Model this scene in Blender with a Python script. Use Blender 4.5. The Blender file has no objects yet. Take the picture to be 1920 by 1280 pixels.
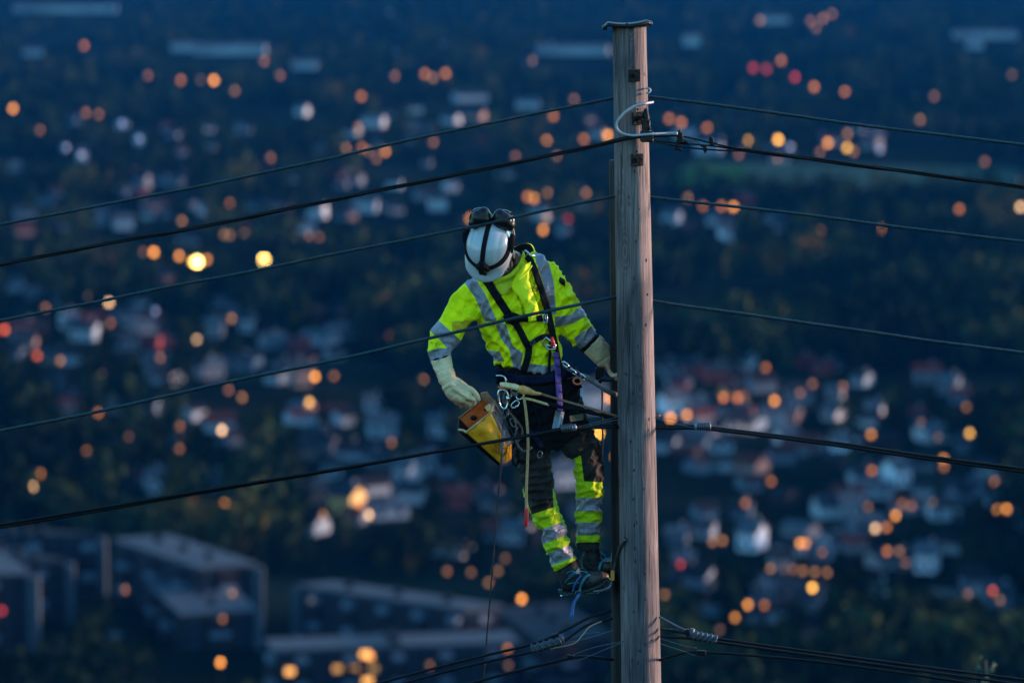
import bpy, math, random
import numpy as np
from mathutils import Vector, Matrix, noise as mnoise
from mathutils.bvhtree import BVHTree

SC = bpy.context.scene
COL = SC.collection
rnd = random.Random(7)
# ------------------------------------------------------------------ camera
CAMZ = 150.0
PITCH = math.radians(7.0)
FPX = 7200.0                                   # 135 mm lens, pixels of the 1920 wide photo
cam = bpy.data.cameras.new('camera')
cam.lens = 135.0; cam.sensor_width = 36.0
cam.clip_start = 0.5; cam.clip_end = 20000.0
cam.dof.use_dof = True
cam.dof.focus_distance = 18.05
cam.dof.aperture_fstop = 2.08
cam.dof.aperture_ratio = 1.12
camo = bpy.data.objects.new('camera', cam); COL.objects.link(camo)
camo.location = (0, 0, CAMZ)
camo.rotation_euler = (math.pi / 2 - PITCH, 0, 0)
SC.camera = camo
# ------------------------------------------------------------------ sky
world = bpy.data.worlds.new('World'); SC.world = world; world.use_nodes = True
wn = world.node_tree; bg = wn.nodes['Background']
sky = wn.nodes.new('ShaderNodeTexSky'); sky.sky_type = 'NISHITA'; sky.sun_disc = False
SUN_DIR = Vector((.95,.22,.15)).normalized()
sky.sun_elevation = math.radians(1.5)
sky.sun_rotation = math.atan2(SUN_DIR.x, SUN_DIR.y)
sky.altitude = 150; sky.air_density = 1.0; sky.dust_density = 0.4; sky.ozone_density = 1.5
tint = wn.nodes.new('ShaderNodeMix'); tint.data_type = 'RGBA'; tint.blend_type = 'MULTIPLY'
tint.inputs[0].default_value = 1.0
tint.inputs[7].default_value = (.37,.79,1.14, 1)       # camera balanced for tungsten light
wn.links.new(sky.outputs[0], tint.inputs[6]); wn.links.new(tint.outputs[2], bg.inputs[0])
bg.inputs[1].default_value = 0.15
# ------------------------------------------------------------------ after-glow low in the west
sl = bpy.data.lights.new('sun', 'SUN'); sl.energy = 1.0; sl.angle = math.radians(10); sl.color = (1,.66,.55)
so = bpy.data.objects.new('sun', sl); COL.objects.link(so)
so.rotation_euler = SUN_DIR.to_track_quat('Z', 'Y').to_euler(); so.location = (20, 0, 170)
SC.view_settings.view_transform = 'Standard'; SC.view_settings.look = 'None'

SC.view_settings.exposure = 3.3; SC.view_settings.gamma = 1.0; SC.view_settings.use_curve_mapping = False
SC.render.engine = 'CYCLES'
cy = SC.cycles
cy.use_denoising = True; cy.use_adaptive_sampling = False
cy.max_bounces = 5; cy.diffuse_bounces = 2; cy.glossy_bounces = 2; cy.transmission_bounces = 2
cy.volume_bounces = 0; cy.transparent_max_bounces = 4
cy.sample_clamp_indirect = 2.0; cy.caustics_reflective = False; cy.caustics_refractive = False

# ------------------------------------------------------------------ helpers
CP, SP = math.cos(PITCH), math.sin(PITCH)
def ray(px, py):
    x = (px - 960) / FPX; y = (640 - py) / FPX
    return Vector((x, y * SP + CP, y * CP - SP))
def P(px, py, Y=18.0):
    d = ray(px, py); t = Y / d.y
    return Vector((d.x * t, Y, CAMZ + d.z * t))
def project(v):
    x, y, z = v[0], v[1], v[2] - CAMZ
    dep = y * CP - z * SP
    return 960 + FPX * x / dep, 640 - FPX * (y * SP + z * CP) / dep
def project_np(V):
    x = V[:, 0]; y = V[:, 1]; z = V[:, 2] - CAMZ
    dep = y * CP - z * SP
    return np.stack([960 + FPX * x / dep, 640 - FPX * (y * SP + z * CP) / dep], 1)

def link(o, parent=None):
    COL.objects.link(o)
    if parent is not None: o.parent = parent
    return o
def tag(o, label=None, cat=None, group=None, kind=None):
    if label: o['label'] = label
    if cat: o['category'] = cat
    if group: o['group'] = group
    if kind: o['kind'] = kind
    return o
def empty(name, loc, label, cat, group=None):
    o = bpy.data.objects.new(name, None); o.location = loc; o.empty_display_size = 0.2
    link(o); tag(o, label, cat, group); return o
def mesh_obj(name, verts, faces, mats, parent=None, smooth=False, midx=None):
    me = bpy.data.meshes.new(name)
    me.from_pydata([tuple(v) for v in verts], [], faces)
    for m in (mats if isinstance(mats, (list, tuple)) else [mats]): me.materials.append(m)
    if midx is not None: me.polygons.foreach_set('material_index', midx)
    if smooth: me.polygons.foreach_set('use_smooth', [True] * len(me.polygons))
    me.update()
    o = bpy.data.objects.new(name, me); link(o)
    if parent is not None:
        o.parent = parent
        loc = parent_world(parent)
        me.transform(Matrix.Translation(-loc))
    return o
def parent_world(p):
    v = Vector((0, 0, 0))
    while p is not None:
        v = v + Vector(p.location); p = p.parent
    return v

class MB:
    """collects boxes, tubes and lofts into one mesh"""
    def __init__(s): s.v = []; s.f = []; s.m = []
    def add(s, v, f, m=0):
        b = len(s.v); s.v += [Vector(a) for a in v]; s.f += [tuple(b + i for i in q) for q in f]; s.m += [m] * len(f)
    def box(s, c, half, rot=0.0, m=0, axes=None):
        c = Vector(c)
        if axes is None:
            ax = Vector((math.cos(rot), math.sin(rot), 0)); ay = Vector((-math.sin(rot), math.cos(rot), 0)); az = Vector((0, 0, 1))
        else: ax, ay, az = axes
        vs = [c + ax * (half[0] * i) + ay * (half[1] * j) + az * (half[2] * k) for k in (-1, 1) for j in (-1, 1) for i in (-1, 1)]
        s.add(vs, [(0, 2, 3, 1), (4, 5, 7, 6), (0, 1, 5, 4), (2, 6, 7, 3), (0, 4, 6, 2), (1, 3, 7, 5)], m)
    def tube(s, pts, r, n=8, m=0, closed=False, flat=None):
        pts = [Vector(p) for p in pts]; N = len(pts)
        rs = r if isinstance(r, (list, tuple)) else [r] * N
        up = None; vs = []
        for i, p in enumerate(pts):
            if closed: t = pts[(i + 1) % N] - pts[i - 1]
            else: t = pts[min(i + 1, N - 1)] - pts[max(i - 1, 0)]
            if t.length < 1e-9: t = Vector((0, 0, 1))
            t.normalize()
            if up is None:
                up = Vector((0, 1, 0)) if abs(t.y) < 0.9 else Vector((1, 0, 0))
            a = (up - t * up.dot(t)); a.normalize(); up = a
            b = t.cross(a)
            fl = flat if flat else 1.0
            for k in range(n):
                th = 2 * math.pi * k / n
                vs.append(p + a * (math.cos(th) * rs[i] * fl) + b * (math.sin(th) * rs[i]))
        fs = []
        for i in range(N if closed else N - 1):
            j = (i + 1) % N
            for k in range(n):
                l = (k + 1) % n
                fs.append((i * n + k, i * n + l, j * n + l, j * n + k))
        if not closed:
            fs.append(tuple(reversed(range(n)))); fs.append(tuple((N - 1) * n + k for k in range(n)))
        s.add(vs, fs, m)
    def loft(s, secs, n=28, m=0):
        """secs: (Lx,Ly,Rx,Ry,Yc,half_thickness[,exponent]) in photo pixels and metres"""
        vs = []
        for q in secs:
            Lx, Ly, Rx, Ry, Yc, th = q[:6]; e = q[6] if len(q) > 6 else 2.3
            L = P(Lx, Ly, Yc); R = P(Rx, Ry, Yc); c = (L + R) / 2; sd = (R - L) / 2
            for k in range(n):
                a = 2 * math.pi * k / n
                ca, sa = math.cos(a), math.sin(a)
                x = math.copysign(abs(ca) ** (2 / e), ca); y = math.copysign(abs(sa) ** (2 / e), sa)
                vs.append(c + sd * x + Vector((0, th * y, 0)))
        N = len(secs); fs = []
        for i in range(N - 1):
            for k in range(n):
                l = (k + 1) % n
                fs.append((i * n + k, i * n + l, (i + 1) * n + l, (i + 1) * n + k))
        fs.append(tuple(reversed(range(n)))); fs.append(tuple((N - 1) * n + k for k in range(n)))
        s.add(vs, fs, m)
    def ellipsoid(s, c, rx, ry, rz, axes=None, n=20, k=12, m=0):
        c = Vector(c); ax, ay, az = axes or (Vector((1, 0, 0)), Vector((0, 1, 0)), Vector((0, 0, 1)))
        vs = [c + az * rz]
        for i in range(1, k):
            t = math.pi * i / k
            for j in range(n):
                p = 2 * math.pi * j / n
                vs.append(c + ax * (rx * math.sin(t) * math.cos(p)) + ay * (ry * math.sin(t) * math.sin(p)) + az * (rz * math.cos(t)))
        vs.append(c - az * rz); fs = []
        for j in range(n): fs.append((0, 1 + j, 1 + (j + 1) % n))
        for i in range(k - 2):
            for j in range(n):
                a = 1 + i * n + j; b = 1 + i * n + (j + 1) % n
                fs.append((a, a + n, b + n, b))
        l = len(vs) - 1
        for j in range(n): fs.append((l, 1 + (k - 2) * n + (j + 1) % n, 1 + (k - 2) * n + j))
        s.add(vs, fs, m)
    def build(s, name, mats, parent=None, smooth=True):
        return mesh_obj(name, s.v, s.f, mats, parent, smooth, s.m)

def catmull(pts, per=10):
    pts = [Vector(p) for p in pts]
    if len(pts) < 3: return pts
    q = [pts[0] * 2 - pts[1]] + pts + [pts[-1] * 2 - pts[-2]]
    out = []
    for i in range(1, len(q) - 2):
        p0, p1, p2, p3 = q[i - 1:i + 3]
        for k in range(per):
            t = k / per
            out.append(0.5 * ((2 * p1) + (p2 - p0) * t + (2 * p0 - 5 * p1 + 4 * p2 - p3) * t * t + (3 * p1 - p0 - 3 * p2 + p3) * t ** 3))
    out.append(pts[-1]); return out

def remesh(name, mb, mat, voxel, parent=None, smooth_it=3, disp=None, tagfn=None):
    """unite the collected closed shapes into one continuous skin"""
    o = mb.build(name, mat, None, True)
    md = o.modifiers.new('r', 'REMESH'); md.mode = 'VOXEL'; md.voxel_size = voxel; md.use_smooth_shade = True
    dg = bpy.context.evaluated_depsgraph_get()
    me = bpy.data.meshes.new_from_object(o.evaluated_get(dg))
    bpy.data.objects.remove(o)
    nv = len(me.vertices); V = np.empty(nv * 3); me.vertices.foreach_get('co', V); V = V.reshape(-1, 3)
    ne = len(me.edges); E = np.empty(ne * 2, dtype=np.int64); me.edges.foreach_get('vertices', E); E = E.reshape(-1, 2)
    deg = np.bincount(E.ravel(), minlength=nv).astype(float)[:, None]
    for _ in range(smooth_it):
        S = np.zeros_like(V)
        for c in range(3):
            S[:, c] = np.bincount(E[:, 0], V[E[:, 1], c], nv) + np.bincount(E[:, 1], V[E[:, 0], c], nv)
        V = V * 0.4 + 0.6 * S / np.maximum(deg, 1)
    me.vertices.foreach_set('co', V.ravel()); me.update()
    if disp is not None:
        N = np.empty(nv * 3); me.vertices.foreach_get('normal', N); N = N.reshape(-1, 3)
        V = V + N * disp(V, project_np(V), N)[:, None]
        me.vertices.foreach_set('co', V.ravel()); me.update()
    if tagfn is not None:
        for nm, arr in tagfn(V, project_np(V)).items():
            a = me.attributes.new(nm, 'FLOAT', 'POINT'); a.data.foreach_set('value', np.asarray(arr, dtype=np.float32))
    me.materials.clear(); me.materials.append(mat)
    me.polygons.foreach_set('use_smooth', [True] * len(me.polygons))
    bv = BVHTree.FromPolygons([tuple(v) for v in V], [tuple(p.vertices) for p in me.polygons])
    o = bpy.data.objects.new(name, me); me.name = name; link(o)
    if parent is not None:
        o.parent = parent; me.transform(Matrix.Translation(-parent_world(parent)))
    return o, bv

def poly_sd(px, poly):
    """signed distance to a polygon in pixels, positive inside"""
    x, y = px[:, 0], px[:, 1]; d = np.full(len(px), 1e9); ins = np.zeros(len(px), bool)
    n = len(poly)
    for i in range(n):
        ax, ay = poly[i]; bx, by = poly[(i + 1) % n]
        ex, ey = bx - ax, by - ay
        t = np.clip(((x - ax) * ex + (y - ay) * ey) / (ex * ex + ey * ey), 0, 1)
        d = np.minimum(d, np.hypot(x - ax - t * ex, y - ay - t * ey))
        c = ((ay > y) != (by > y)) & (x < ex * (y - ay) / (ey if abs(ey) > 1e-9 else 1e-9) + ax)
        ins ^= c
    return np.where(ins, d, -d)
def polys_sd(px, polys):
    r = poly_sd(px, polys[0])
    for p in polys[1:]: r = np.maximum(r, poly_sd(px, p))
    return r
def seg_dist(px, a, b):
    x, y = px[:, 0], px[:, 1]; ex, ey = b[0] - a[0], b[1] - a[1]
    t = np.clip(((x - a[0]) * ex + (y - a[1]) * ey) / (ex * ex + ey * ey), 0, 1)
    return np.hypot(x - a[0] - t * ex, y - a[1] - t * ey)

# ------------------------------------------------------------------ materials
def mat(name, col, rough=0.6, metal=0.0, noise=0.0, nscale=8.0, bump=0.0, bscale=40.0, coat=0.0, sheen=0.0, stretch=(1, 1, 1), spec=0.5, bdist=0.02):
    m = bpy.data.materials.new(name); m.use_nodes = True; nt = m.node_tree; b = nt.nodes['Principled BSDF']
    b.inputs['Base Color'].default_value = (*col, 1); b.inputs['Roughness'].default_value = rough
    b.inputs['Metallic'].default_value = metal; b.inputs['Coat Weight'].default_value = coat
    b.inputs['Sheen Weight'].default_value = sheen; b.inputs['Specular IOR Level'].default_value = spec
    tc = nt.nodes.new('ShaderNodeTexCoord'); mp = nt.nodes.new('ShaderNodeMapping'); mp.inputs['Scale'].default_value = stretch
    nt.links.new(tc.outputs['Object'], mp.inputs['Vector'])
    if noise > 0:
        n = nt.nodes.new('ShaderNodeTexNoise'); n.inputs['Scale'].default_value = nscale; n.inputs['Detail'].default_value = 6
        r = nt.nodes.new('ShaderNodeValToRGB')
        r.color_ramp.elements[0].position = 0.3; r.color_ramp.elements[1].position = 0.7
        r.color_ramp.elements[0].color = (*[max(0, c * (1 - noise)) for c in col], 1)
        r.color_ramp.elements[1].color = (*[min(1, c * (1 + noise)) for c in col], 1)
        nt.links.new(mp.outputs[0], n.inputs['Vector']); nt.links.new(n.outputs['Fac'], r.inputs[0]); nt.links.new(r.outputs[0], b.inputs['Base Color'])
    if bump > 0:
        n2 = nt.nodes.new('ShaderNodeTexNoise'); n2.inputs['Scale'].default_value = bscale; n2.inputs['Detail'].default_value = 5
        bm = nt.nodes.new('ShaderNodeBump'); bm.inputs['Strength'].default_value = bump; bm.inputs['Distance'].default_value = bdist
        nt.links.new(mp.outputs[0], n2.inputs['Vector']); nt.links.new(n2.outputs['Fac'], bm.inputs['Height']); nt.links.new(bm.outputs[0], b.inputs['Normal'])
    return m

def attr_mat(name, base, layers, rough=0.7, bump=0.3, bscale=25.0, edge=0.6, bdist=0.02, sheen=0.0, vary=0.12):
    """layers: (attribute, colour, roughness, metallic) laid over the base where the attribute is positive"""
    m = bpy.data.materials.new(name); m.use_nodes = True; nt = m.node_tree; b = nt.nodes['Principled BSDF']
    b.inputs['Specular IOR Level'].default_value = .18
    tc = nt.nodes.new('ShaderNodeTexCoord')
    n = nt.nodes.new('ShaderNodeTexNoise'); n.inputs['Scale'].default_value = 14; n.inputs['Detail'].default_value = 6
    nt.links.new(tc.outputs['Object'], n.inputs['Vector'])
    r = nt.nodes.new('ShaderNodeValToRGB'); r.color_ramp.elements[0].position = 0.35; r.color_ramp.elements[1].position = 0.65
    r.color_ramp.elements[0].color = (*[c * (1 - vary) for c in base], 1); r.color_ramp.elements[1].color = (*[min(1, c * (1 + vary * .6)) for c in base], 1)
    nt.links.new(n.outputs['Fac'], r.inputs[0])
    cur = r.outputs[0]; cr = None; cm = None
    b.inputs['Sheen Weight'].default_value = sheen
    rv = nt.nodes.new('ShaderNodeValue'); rv.outputs[0].default_value = rough; cr = rv.outputs[0]
    mv = nt.nodes.new('ShaderNodeValue'); mv.outputs[0].default_value = 0.0; cm = mv.outputs[0]
    for an, col, ro, me in layers:
        a = nt.nodes.new('ShaderNodeAttribute'); a.attribute_name = an
        mr = nt.nodes.new('ShaderNodeMapRange'); mr.inputs['From Min'].default_value = -edge; mr.inputs['From Max'].default_value = edge
        nt.links.new(a.outputs['Fac'], mr.inputs['Value'])
        mx = nt.nodes.new('ShaderNodeMix'); mx.data_type = 'RGBA'
        nt.links.new(mr.outputs[0], mx.inputs[0]); nt.links.new(cur, mx.inputs[6]); mx.inputs[7].default_value = (*col, 1); cur = mx.outputs[2]
        for k, val in ((0, ro), (1, me)):
            f = nt.nodes.new('ShaderNodeMix'); f.data_type = 'FLOAT'
            nt.links.new(mr.outputs[0], f.inputs[0]); nt.links.new(cr if k == 0 else cm, f.inputs[2]); f.inputs[3].default_value = val
            if k == 0: cr = f.outputs[0]
            else: cm = f.outputs[0]
    nt.links.new(cur, b.inputs['Base Color']); nt.links.new(cr, b.inputs['Roughness']); nt.links.new(cm, b.inputs['Metallic'])
    n2 = nt.nodes.new('ShaderNodeTexNoise'); n2.inputs['Scale'].default_value = bscale; n2.inputs['Detail'].default_value = 4; n2.inputs['Distortion'].default_value = 0.8
    nt.links.new(tc.outputs['Object'], n2.inputs['Vector'])
    bm = nt.nodes.new('ShaderNodeBump'); bm.inputs['Strength'].default_value = bump; bm.inputs['Distance'].default_value = bdist
    nt.links.new(n2.outputs['Fac'], bm.inputs['Height']); nt.links.new(bm.outputs[0], b.inputs['Normal'])
    return m

def emis(name, col, strength):
    m = bpy.data.materials.new(name); m.use_nodes = True; nt = m.node_tree; b = nt.nodes['Principled BSDF']
    b.inputs['Base Color'].default_value = (*col, 1)
    b.inputs['Emission Color'].default_value = (*col, 1); b.inputs['Emission Strength'].default_value = strength
    m.cycles.emission_sampling = 'NONE'
    return m

# ================================================================== POLES
def wood_mat(name, lo, hi, crack=0.75, dark=(0.02, 0.017, 0.015), tarry=0.0):
    m = bpy.data.materials.new(name); m.use_nodes = True; nt = m.node_tree; b = nt.nodes['Principled BSDF']
    b.inputs['Roughness'].default_value = 0.78; b.inputs['Specular IOR Level'].default_value = 0.3
    L = nt.links.new; N = nt.nodes.new
    tc = N('ShaderNodeTexCoord')
    def noise(scale, st, det=6, dist=0.0):
        mp = N('ShaderNodeMapping'); mp.inputs['Scale'].default_value = st; L(tc.outputs['Object'], mp.inputs[0])
        n = N('ShaderNodeTexNoise'); n.inputs['Scale'].default_value = scale; n.inputs['Detail'].default_value = det; n.inputs['Distortion'].default_value = dist
        L(mp.outputs[0], n.inputs['Vector']); return n.outputs['Fac']
    def ramp(src, p0, c0, p1, c1):
        r = N('ShaderNodeValToRGB'); r.color_ramp.elements[0].position = p0; r.color_ramp.elements[1].position = p1
        r.color_ramp.elements[0].color = (*c0, 1); r.color_ramp.elements[1].color = (*c1, 1); L(src, r.inputs[0]); return r.outputs[0]
    def mult(a, bb, f=1.0):
        x = N('ShaderNodeMix'); x.data_type = 'RGBA'; x.blend_type = 'MULTIPLY'; x.inputs[0].default_value = f
        L(a, x.inputs[6]); L(bb, x.inputs[7]); return x.outputs[2]
    grain = noise(110, (1, 1, 0.035), 8, 0.5)
    base = ramp(grain, 0.3, lo, 0.68, hi)
    fine = noise(320, (1, 1, 0.02), 4, 0.3)
    base = mult(base, ramp(fine, 0.3, (.72, .72, .74), 0.6, (1.05, 1.03, 1.0)))
    big = noise(4.0, (1.2, 1.2, 0.45), 5, 0.6)                       # weathered, darker patches
    base = mult(base, ramp(big, 0.38, (.50, .50, .54), 0.62, (1.15, 1.1, 1.06)))
    spots = noise(34, (1, 1, 0.5), 3, 0.2)
    base = mult(base, ramp(spots, 0.27, (.25, .22, .22), 0.33, (1, 1, 1)))
    ck = noise(26, (1, 1, 0.030), 3, 0.25)                           # long drying cracks
    ckr = ramp(ck, crack - 0.012, (1, 1, 1), crack + 0.012, (.10, .09, .09))
    ck2 = noise(58, (1, 1, 0.045), 3, 0.2)
    ckr2 = ramp(ck2, 0.655, (1, 1, 1), 0.68, (.42, .40, .40))
    base = mult(mult(base, ckr), ckr2)
    # knots with whorled grain around them
    mp = N('ShaderNodeMapping'); mp.inputs['Scale'].default_value = (7, 7, 2.6); L(tc.outputs['Object'], mp.inputs[0])
    vo = N('ShaderNodeTexVoronoi'); vo.inputs['Scale'].default_value = 1.0; L(mp.outputs[0], vo.inputs['Vector'])
    kn = ramp(vo.outputs['Distance'], 0.07, (.13, .10, .09), 0.13, (1, 1, 1))
    base = mult(base, kn)
    si = N('ShaderNodeMath'); si.operation = 'MULTIPLY'; si.inputs[1].default_value = 95; L(vo.outputs['Distance'], si.inputs[0])
    sn = N('ShaderNodeMath'); sn.operation = 'SINE'; L(si.outputs[0], sn.inputs[0])
    near = N('ShaderNodeMapRange'); near.inputs['From Min'].default_value = 0.12; near.inputs['From Max'].default_value = 0.42
    near.inputs['To Min'].default_value = 0.55; near.inputs['To Max'].default_value = 0.0; L(vo.outputs['Distance'], near.inputs['Value'])
    rg = ramp(sn.outputs[0], 0.35, (.45, .42, .42), 0.6, (1, 1, 1))
    x = N('ShaderNodeMix'); x.data_type = 'RGBA'; x.blend_type = 'MULTIPLY'; L(near.outputs[0], x.inputs[0]); L(base, x.inputs[6]); L(rg, x.inputs[7]); base = x.outputs[2]
    L(base, b.inputs['Base Color'])
    bw = N('ShaderNodeRGBToBW'); L(base, bw.inputs[0])
    bm = N('ShaderNodeBump'); bm.inputs['Strength'].default_value = 1.0; bm.inputs['Distance'].default_value = 0.013
    L(bw.outputs[0], bm.inputs['Height']); L(bm.outputs[0], b.inputs['Normal'])
    return m

M_wood = wood_mat('weathered_wood', (.085, .071, .080), (.255, .205, .212), 0.70)
M_tar = wood_mat('tarred_wood', (.010, .009, .012), (.045, .036, .036), 0.70)
M_iron = mat('black_iron', (.006, .007, .010), 0.6, 0.0, 0.3, 30, 0.4, 60, spec=.25)
M_capm = mat('tarred_metal', (.008, .009, .013), 0.5, 0.0, 0.4, 12, 0.3, 30, spec=.3)
M_zinc = mat('galvanised_steel', (.12, .13, .155), 0.45, 0.6, 0.25, 60, 0.2, 90)
M_black = mat('black_rubber', (.005, .005, .008), 0.5, 0.0, 0.3, 20, 0.25, 90, spec=.22)
M_teal = mat('teal_cable_skin', (.009, .030, .042), 0.36, 0.0, 0.3, 30, 0.5, 120, spec=.3)
M_grey_plastic = mat('grey_plastic', (.06, .066, .09), 0.45, 0.0, 0.2, 40, 0.1, 60)
M_white_cable = mat('white_cable_skin', (.36, .37, .41), 0.45, 0.0, 0.15, 30, 0.2, 60)

M_lining_dark = mat('old_scar', (.03, .024, .022), .9)
def pole(name, top, bot, r0, r1, m, amp, seed, label, cat, extra_down=6.2):
    top = Vector(top); bot = Vector(bot); ax = (bot - top); ln = ax.length; axn = ax / ln
    full = ln + extra_down
    base = top + axn * full
    root = empty(name, base, label, cat, 'pair of wooden poles')
    e1 = Vector((1, 0, 0)); e1 = (e1 - axn * e1.dot(axn)).normalized(); e2 = axn.cross(e1)
    nA, nZ = 96, 260; V = []; F = []
    for i in range(nZ + 1):
        t = i / nZ * full; r = r0 + (r1 - r0) * t / ln
        for k in range(nA):
            a = 2 * math.pi * k / nA
            q = Vector((math.cos(a) * 1.4, math.sin(a) * 1.4, t * 0.55 + seed))
            d = mnoise.noise(q) * amp + mnoise.noise(Vector((math.cos(a) * 6, math.sin(a) * 6, t * 0.5 + seed))) * amp * 0.55
            d += mnoise.noise(Vector((math.cos(a) * 16, math.sin(a) * 16, t * 1.1 + seed))) * amp * 0.3
            V.append(top + axn * t + e1 * (math.cos(a) * (r + d)) + e2 * (math.sin(a) * (r + d)))
    for i in range(nZ):
        for k in range(nA):
            l = (k + 1) % nA; F.append((i * nA + k, (i + 1) * nA + k, (i + 1) * nA + l, i * nA + l))
    F.append(tuple(range(nA))); F.append(tuple(reversed([nZ * nA + k for k in range(nA)])))
    o = mesh_obj('shaft', V, F, m, root, True)
    return root, top, axn

pole_root, PT, PA = pole('utility_pole', P(1180, 46, 18.0), P(1202, 1280, 18.0), .0795, .0945, M_wood, .0028, 3.1,
    'tall grey weathered wooden utility pole with a black metal cap and square plates', 'utility pole')
tar_root, TT, TA = pole('utility_pole', P(1168, 300, 18.19), P(1180, 1280, 18.19), .066, .086, M_tar, .0045, 9.7,
    'dark tarred wooden pole standing close behind the left side of the pale capped pole', 'utility pole')

# metal cap: a sheet bent over the top, drooping at both ends, sagging in the middle
def cap():
    V = []; F = []; nx, ny = 26, 14; W = .108; D = .098
    c = PT + Vector((-0.010, 0, 0.004))
    def zf(x, y):
        u = x / W
        return 0.016 * abs(u) ** 2.0 - 0.034 * max(0, abs(u) - 0.84) * 4 * (0.5 if u > 0 else .95) - 0.008 + 0.005 * u
    for s in (0, 1):
        for j in range(ny + 1):
            for i in range(nx + 1):
                x = -W + 2 * W * i / nx; y = -D + 2 * D * j / ny
                yy = y * math.sqrt(max(0.3, 1 - (x / W) ** 2 * 0.55))
                V.append(c + Vector((x, yy, zf(x, y) + (0.009 if s == 0 else -0.004) - 0.3 * max(0, abs(y) - .085))))
    n1 = (nx + 1) * (ny + 1)
    for j in range(ny):
        for i in range(nx):
            a = j * (nx + 1) + i; F.append((a, a + 1, a + nx + 2, a + nx + 1)); F.append((n1 + a, n1 + a + nx + 1, n1 + a + nx + 2, n1 + a + 1))
    for i in range(nx):
        a = i; F.append((a, n1 + a, n1 + a + 1, a + 1)); a = ny * (nx + 1) + i; F.append((a, a + 1, n1 + a + 1, n1 + a))
    for j in range(ny):
        a = j * (nx + 1); b2 = a + nx + 1; F.append((a, b2, n1 + b2, n1 + a)); a += nx; b2 = a + nx + 1; F.append((a, n1 + a, n1 + b2, b2))
    o = mesh_obj('cap', V, F, M_capm, pole_root, True)
    for sx in (-1, 1):
        mb = MB(); mb.tube([c + Vector((sx * W * .985, yy, zf(sx * W, 0) - 0.001)) for yy in (-.065, -.03, 0, .03, .065)], [.009, .012, .013, .012, .009], 10)
        mb.build('cap_lip', M_capm, o)
    mb = MB(); mb.ellipsoid(c + Vector((-.004, -D * .93, .0)), .006, .004, .006); mb.build('cap_nail', M_iron, o)
cap()
def pole_pt(px, py, out=0.0):
    """point on the near face of the pale pole below the given pixel"""
    t = (P(px, py, 18) - PT).dot(PA); c = PT + PA * t; r = .0795 + (.015) * t / 3.09
    dx = max(-r * .98, min(r * .98, P(px, py, 17.93).x - c.x)); y = -math.sqrt(r * r - dx * dx)
    nrm = Vector((dx / r, y / r, 0)); q = c + Vector((dx, y, 0)) + nrm * out
    q.z = P(px, py, q.y).z; return q, nrm
for (px, py, s) in ((1189, 142, 11.5), (1195.5, 222, 12), (1194, 300, 11.5)):
    q, nr = pole_pt(px, py, .004); mb = MB(); h = s / 400
    ax = Vector((-nr.y, nr.x, 0)); az = Vector((0, 0, 1)); ax = (ax * math.cos(.03) + az * math.sin(.03)).normalized(); az = ax.cross(-nr).normalized() * -1
    mb.box(q, (h, .006, h), axes=(ax, nr, Vector((0, 0, 1))))
    po = mb.build('square_plate', M_iron, pole_root, False)
    bv_ = po.modifiers.new('b', 'BEVEL'); bv_.width = .0025; bv_.segments = 2
    mb = MB(); mb.tube([q, q + nr * .014], .013, 6); mb.tube([q + nr * .012, q + nr * .024], .007, 10); mb.build('bolt', M_iron, po, False)
    mb = MB(); qq = q + Vector((0, 0, h + .012)); mb.ellipsoid(qq, .004, .004, .006); mb.build('nail', M_iron, pole_root)

# ================================================================== CABLES
def cable(name, pxs, r, m, label, group, wob=0.0, n=8, cat='cable', strands=1, twist=0.0, extend=True, parent=None, ends=''):
    pts = [P(*p) for p in pxs]
    c = catmull(pts, 24); mb = MB()
    if 'a' in ends: da = (c[0] - c[3]).normalized(); c = [c[0] + da * (.1 * k) for k in range(90, 0, -1)] + c
    if 'b' in ends: db = (c[-1] - c[-4]).normalized(); c = c + [c[-1] + db * (.1 * k) for k in range(1, 91)]
    if extend:
        da = (c[0] - c[3]).normalized(); db = (c[-1] - c[-4]).normalized()
        c = [c[0] + da * (.1 * k) for k in range(90, 0, -1)] + c + [c[-1] + db * (.1 * k) for k in range(1, 91)]
    if strands == 1:
        if wob:
            c = [p + Vector((0, mnoise.noise(p * 3.1) * wob, mnoise.noise(p * 2.3 + Vector((5, 1, 2))) * wob)) for p in c]
        mb.tube(c, r, n)
    else:
        L = 0.0
        paths = [[] for _ in range(strands)]
        for i, p in enumerate(c):
            if i: L += (p - c[i - 1]).length
            for k in range(strands):
                th = 2 * math.pi * k / strands + twist * L
                w = r * 0.95 * (1.0 + wob * mnoise.noise(Vector((p.x * 1.3, k * 7.0, 1))))
                paths[k].append(p + Vector((0, math.cos(th) * w, math.sin(th) * w)))
        for q in paths: mb.tube(q, r, 7)
    o = mb.build(name, m, parent)
    if parent is None: tag(o, label, cat, group)
    return o
GC = 'cables strung to the pole'
def merge(a, b): return a + b
cable('cable', [(0, 422, 17.9), (235, 376, 17.93), (437, 336, 17.95), (640, 292, 17.97), (769, 262, 17.98), (970, 220, 18), (1143, 185, 18.02), (1180, 179, 18.03), (1222, 182, 18.02), (1382, 203, 18), (1594, 232, 18), (1771, 253, 17.98), (1920, 272, 17.97)],
      .0072, M_teal, 'topmost thin teal cable, crossing behind the pole just under its upper plate', GC, .004)
cable('cable', [(0, 496, 17.84), (235, 450, 17.85), (353, 430, 17.86), (500, 400, 17.87), (715, 356, 17.88), (937, 311, 17.885), (1080, 281, 17.888), (1150, 265, 17.885), (1185, 258, 17.88), (1214, 256, 17.88)],
      .0056, M_black, 'thick black twisted cable left of the pole, rising to the clamp on it', GC, .3, strands=3, twist=5.0, n=8, extend=False, ends='a')
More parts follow.
